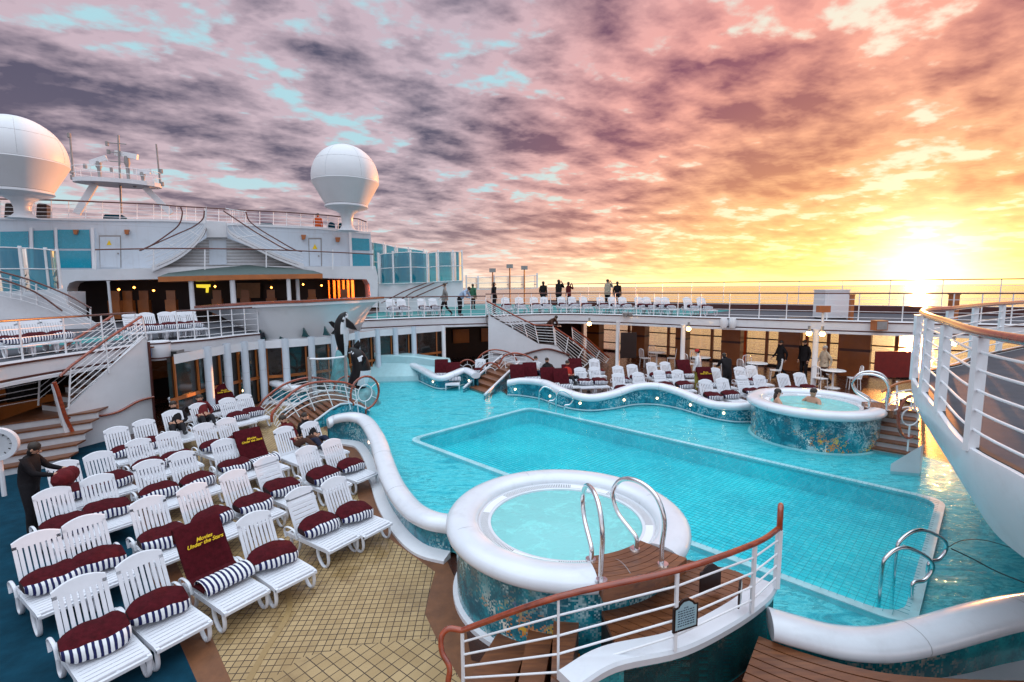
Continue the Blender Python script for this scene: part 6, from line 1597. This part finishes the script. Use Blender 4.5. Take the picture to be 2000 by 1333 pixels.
def person(label, kind, loc, rz, h=1.72, top='navy jacket', legs='dark trousers', hair='hair', skirt=False, bare=False, cap=None, carry=None, slim=1.0, up=None):
    J = {k: Vector(v) for k, v in pose(kind).items()}; names = list(J); ix = {n: i for i, n in enumerate(names)}
    E = [('pel','wai'), ('wai','che'), ('che','nck'), ('nck','hd'), ('hd','top')]
    for k in 'LR': E += [('che','sh'+k), ('sh'+k,'el'+k), ('el'+k,'wr'+k), ('wr'+k,'ha'+k), ('pel','hi'+k), ('hi'+k,'kn'+k), ('kn'+k,'an'+k), ('an'+k,'to'+k)]
    me = bpy.data.meshes.new('person'); me.from_pydata([J[n] for n in names], [(ix[a], ix[b]) for a, b in E], [])
    o = bpy.data.objects.new('tmp', me); C.objects.link(o); o.modifiers.new('s', 'SKIN')
    bulk = 1.0 if bare else 1.13
    for n in names:
        r = RAD.get(n, RAD.get(n[:-1], .05)); r *= (bulk if n[:2] not in ('hd','to','nc','ha') else 1)*slim
        sv = me.skin_vertices[0].data[ix[n]]; sv.radius = (r, r*(1.22 if n in ('che','pel','wai') else 1)) if n in ('pel','wai','che') else (r, r)
        sv.use_root = (n == 'pel')
    sb = o.modifiers.new('u', 'SUBSURF'); sb.levels = 2
    bpy.context.view_layer.update()
    ev = o.evaluated_get(bpy.context.evaluated_depsgraph_get()); nm = bpy.data.meshes.new_from_object(ev)
    bpy.data.objects.remove(o); bpy.data.meshes.remove(me)
    mats = [M['skin'], M['skin'] if bare else cloth(top, CL[top]), M['skin'] if bare and kind == 'tub' else cloth(legs, CL[legs]), M['shoe'], M[hair]]
    nm.materials.clear(); [nm.materials.append(m) for m in mats]
    segs = [(a, b) for a, b in E]
    def part(a, b):
        if b in ('hd','top') or a == 'nck': return 0
        if b[:2] == 'ha': return 0
        if b[:2] in ('kn','an'): return 2
        if b[:2] == 'to': return 3
        if b[:2] == 'hi': return 2
        return 1
    bm = bmesh.new(); bm.from_mesh(nm)
    hd, nk = J['hd'], J['nck']; upv = (J['top']-nk).normalized(); fwd = Vector((1,0,0)); fwd = (fwd-upv*fwd.dot(upv)).normalized()
    for f in bm.faces:
        c = f.calc_center_median(); best = 9; bp = 0
        for a, b in segs:
            p, q = J[a], J[b]; d = q-p; t = max(0, min(1, (c-p).dot(d)/d.length_squared)); r = RAD.get(a, RAD.get(a[:-1], .05))
            dist = (p+d*t-c).length-r*.5
            if dist < best: best = dist; bp = part(a, b)
        f.material_index = bp; f.smooth = True
        if bp == 0 and (c-hd).length < .2:
            # head: hair cap at the crown and back
            rel = c-hd
            if rel.dot(upv) > .055 or (rel.dot(fwd) < -.01 and rel.dot(upv) > -.07): f.material_index = 4
    # face: nose, brows, mouth and ears as shaped bumps in the same mesh
    side = upv.cross(fwd)
    def blob(c, r, m, sx=1, sy=1, sz=1):
        g = bmesh.ops.create_uvsphere(bm, u_segments=8, v_segments=6, radius=r)
        for v in g['verts']: l = v.co; v.co = c+fwd*l.x*sx+side*l.y*sy+upv*l.z*sz
        for f in {f for v in g['verts'] for f in v.link_faces}: f.material_index = m; f.smooth = True
    hr_ = .095*slim; blob(hd+fwd*hr_+upv*-.005, .020, 0, 1, .8, 1.3)
    for s in (1, -1): blob(hd+fwd*(hr_-.016)+side*s*.032+upv*.018, .009, 3, .7, 1.2, .8); blob(hd+side*s*.085, .022, 0, .8, .5, 1.3)
    blob(hd+fwd*(hr_-.014)-upv*.045, .012, 4 if False else 0, .8, 1.8, .6)
    if hair != 'none':                       # hair volume over the skull
        blob(hd+upv*.045-fwd*.022, .098, 4, 1.0, .95, .88)
        if up == 'long': blob(hd-upv*.10-fwd*.06, .08, 4, .7, 1.1, 1.7)
    # fingers rooted in each palm
    for k in 'LR':
        ha, wr = J['ha'+k], J['wr'+k]; d = (ha-wr).normalized(); y = Vector((0,1,0)); y = (y-d*y.dot(d)).normalized() if abs(d.y) < .95 else Vector((0,0,1)); w = d.cross(y)
        for i in range(4):
            p0 = ha+y*(i-1.5)*.018+d*.015; L = (.062, .072, .068, .052)[i]; pts = [p0, p0+d*L*.5-w*.006, p0+d*L*.9-w*.024]
            tb_ = MB(); tb_.tube(pts, [.009, .008, .006], 6); vs = [bm.verts.new(v) for v in tb_.v]
            for ff in tb_.f: q = bm.faces.new([vs[j] for j in ff]); q.material_index = 0; q.smooth = True
        sg = 1 if k == 'L' else -1; tb_ = MB(); p0 = wr.lerp(ha, .5)-y*sg*.02; tb_.tube([p0, p0-y*sg*.03+d*.03, p0-y*sg*.035+d*.06], [.011, .010, .007], 6); vs = [bm.verts.new(v) for v in tb_.v]
        for ff in tb_.f: q = bm.faces.new([vs[j] for j in ff]); q.material_index = 0; q.smooth = True
    bm.to_mesh(nm); bm.free(); sc = h/1.74
    o = bpy.data.objects.new('person', nm); C.objects.link(o); o.location = loc; o.rotation_euler = (0,0,rz); o.scale = (sc, sc, sc)
    tag(o, label, 'person')
    if not bare and kind in ('stand', 'walk', 'photo'):      # jacket hem flaring over the hips
        b = MB(); b.lathe([(.150, 1.06), (.168, .95), (.178, .84), (.172, .835), (.14, .86)], n=18, sy=1.12); b.build('jacket', mats[1], o)
    if cap:
        b = MB(); b.lathe([(.098, -.01), (.10, .03), (.075, .075), (0, .095)], n=16); b.xf(Matrix.Translation(hd+upv*.05)); b.build('cap', cloth(cap, CL[cap]), o)
    if carry:
        b = MB(); c = (J['haL']+J['haR'])/2; b.tube(cr([c+V(0,-.28,-.05), c+V(.02,-.14,-.10), c+V(.0,.02,-.12), c+V(.03,.16,-.09), c+V(0,.28,-.04)], 4), [.06,.1,.13,.15,.16,.165,.17,.17,.165,.17,.16,.15,.14,.13,.11,.09,.05], 10); b.build('bundle', cloth(carry, CL[carry]), o)
    return o
CL = {'navy jacket': (.018,.022,.045), 'dark trousers': (.016,.015,.018), 'black coat': (.012,.010,.012), 'white coat': (.72,.72,.74), 'red cap': (.5,.03,.03), 'olive trousers': (.30,.34,.08),
      'red jacket': (.42,.03,.02), 'orange jacket': (.62,.10,.02), 'blue shirt': (.38,.50,.66), 'grey fleece': (.22,.21,.20), 'tan coat': (.42,.36,.28), 'maroon sweater': (.12,.012,.014), 'pale shirt': (.60,.60,.62), 'brown coat': (.07,.03,.02), 'green top': (.05,.16,.10), 'maroon bundle': (.12,.01,.014), 'white towel': (.7,.7,.72)}
def deck_at(px, Y, z): r = ray(px, 600); return (r.x/r.y*Y, Y, z)
U = R(-90)
# lower deck
p = G(46, 1058, 0); person('person in dark clothes standing over the loungers at the left edge, holding a maroon bundle', 'hold', (p.x, p.y+.2, 0), R(20), 1.66, 'black coat', 'dark trousers', carry='maroon bundle')
p = G(330, 800, .9); person('person in black lying on the lounger under the white staircase wall', 'lie', (p.x+.3, p.y-.2, .0), R(-50), 1.7, 'black coat', 'dark trousers')
p = G(384, 786, .9); person('person in a maroon sweater lying back on a lounger left of the near footbridge', 'lie', (p.x+.3, p.y-.2, 0), R(-45), 1.7, 'maroon sweater', 'dark trousers')
p = G(572, 832, .85); person('person in a maroon sweater sitting on a lounger below the near footbridge', 'lie', (p.x+.1, p.y-.1, 0), R(-15), 1.7, 'maroon sweater', 'brown coat')
p = G(604, 826, .85); person('person with dark hair reclining next to the wavy pool wall below the near footbridge', 'lie', (p.x+.15, p.y-.2, 0), R(-40), 1.68, 'black coat', 'navy jacket', up='long')
person('person in a white padded coat and red cap standing among the far loungers', 'stand', deck_at(1366, 19.2, 0), R(150), 1.68, 'white coat', 'olive trousers', cap='red cap')
person('person in black seen from behind, bending among the far loungers', 'reach', deck_at(1426, 18.2, 0), R(95), 1.7, 'black coat', 'dark trousers')
person('person in dark clothes striding left of the two standing figures by the sea windows', 'walk', deck_at(1530, 21.6, 0), R(180), 1.74, 'black coat', 'dark trousers')
person('person in a black jacket standing beside the slim white column by the sea windows', 'stand', deck_at(1577, 21.2, 0), R(200), 1.8, 'black coat', 'dark trousers')
person('person in a long tan coat walking past the round table by the sea windows', 'walk', deck_at(1617, 20.0, 0), R(175), 1.7, 'tan coat', 'brown coat', hair='hairgrey')
person('person in a black waistcoat standing in the shade under the middle deck', 'stand', deck_at(843, 25.0, 0), R(-80), 1.7, 'black coat', 'dark trousers')
person('person in a red jacket leaning on the landing rail of the centre staircase', 'lean', (CW(1070, 660, -.5).x, CW(1070,660,-.5).y, 1.25), R(-40), 1.7, 'brown coat', 'dark trousers')
for k, (px, py, T, L_, lab) in enumerate(((1072, 716, 'black coat', 'dark trousers', 'person in black reclining on a far lounger right of the far footbridge'), (1112, 722, 'red jacket', 'dark trousers', 'person in a red jacket sitting on a far lounger'), (1050, 712, 'pale shirt', 'navy jacket', 'person in a pale patterned shirt sitting behind the far footbridge'))):
    p = G(px, py, .8); person(lab, 'sit', (p.x, p.y-.2, 0), R(-70), 1.7, T, L_)
# in the far tub
for px, py, hr_, lab, rz in ((1519, 765, 'hair', 'bather with long dark hair in the far hot tub, the left one of two', R(-20)), (1589, 768, 'hair', 'bather with short dark hair in the far hot tub, right of the other one', R(200))):
    p = AT(px, py, 13.3); person(lab, 'tub', (p.x, p.y, .64), rz, 1.7, 'pale shirt', 'navy jacket', hr_, bare=True, up='long' if px < 1550 else None)
# sun deck
for px, Y, kd, rz, T, L_, hh, lab in (
    (869, 25.6, 'walk', R(180), 'grey fleece', 'dark trousers', 1.75, 'person in a grey fleece walking on the middle deck'),
    (898, 25.9, 'lean', R(-20), 'blue shirt', 'dark trousers', 1.80, 'person in a pale blue shirt bending at the middle deck rail'),
    (924, 33.0, 'stand', R(60), 'green top', 'dark trousers', 1.75, 'small dark figure standing behind the middle deck near the horizon'),
    (965, 26.9, 'stand', R(20), 'black coat', 'dark trousers', 1.80, 'person in dark clothes at the head of the centre staircase'),
    (1061, 34.0, 'stand', R(60), 'black coat', 'dark trousers', 1.9, 'person in black looking at the sea left of the photographers'),
    (1091, 33.0, 'photo', R(50), 'black coat', 'dark trousers', 2.0, 'tall person in black taking a photo of the sunset, hands raised'),
    (1110, 33.6, 'photo', R(30), 'maroon sweater', 'dark trousers', 1.85, 'shorter person in dark red taking a photo beside the tall photographer'),
    (1186, 33.0, 'photo', R(40), 'tan coat', 'dark trousers', 2.0, 'person in a tan jacket photographing the sunset from the far rail'),
    (1205, 33.2, 'stand', R(60), 'black coat', 'dark trousers', 1.85, 'person in black standing right beside the one in the tan jacket')):
    person(lab, kd, deck_at(px, Y, D2), rz, hh, T, L_)
p = W(622, 448, -1.0); person('person in an orange jacket on the roof beside the radome', 'stand', (p.x, p.y, p.z-.75), R(-60), 1.75, 'orange jacket', 'dark trousers')
# towels and small things
p = G(566, 838, .9)
# rope and cables near the right ladder
t = thing('rope', 'thin dark rope running from the near pool ladder to the right edge', 'rope'); b = MB()
b.tube(cr([G(1858,1072,.3), G(1900,1092,.2), G(1950,1118,.14), G(2030,1150,.14)], 6), .009, 6); b.tube(cr([G(1850,1070,.45), G(1880,1056,.4), G(1925,1056,.2), G(1990,1075,.13)], 6), .006, 5); b.build('cord', M['rope'], t)
# lit orange and yellow fittings of the bar counter
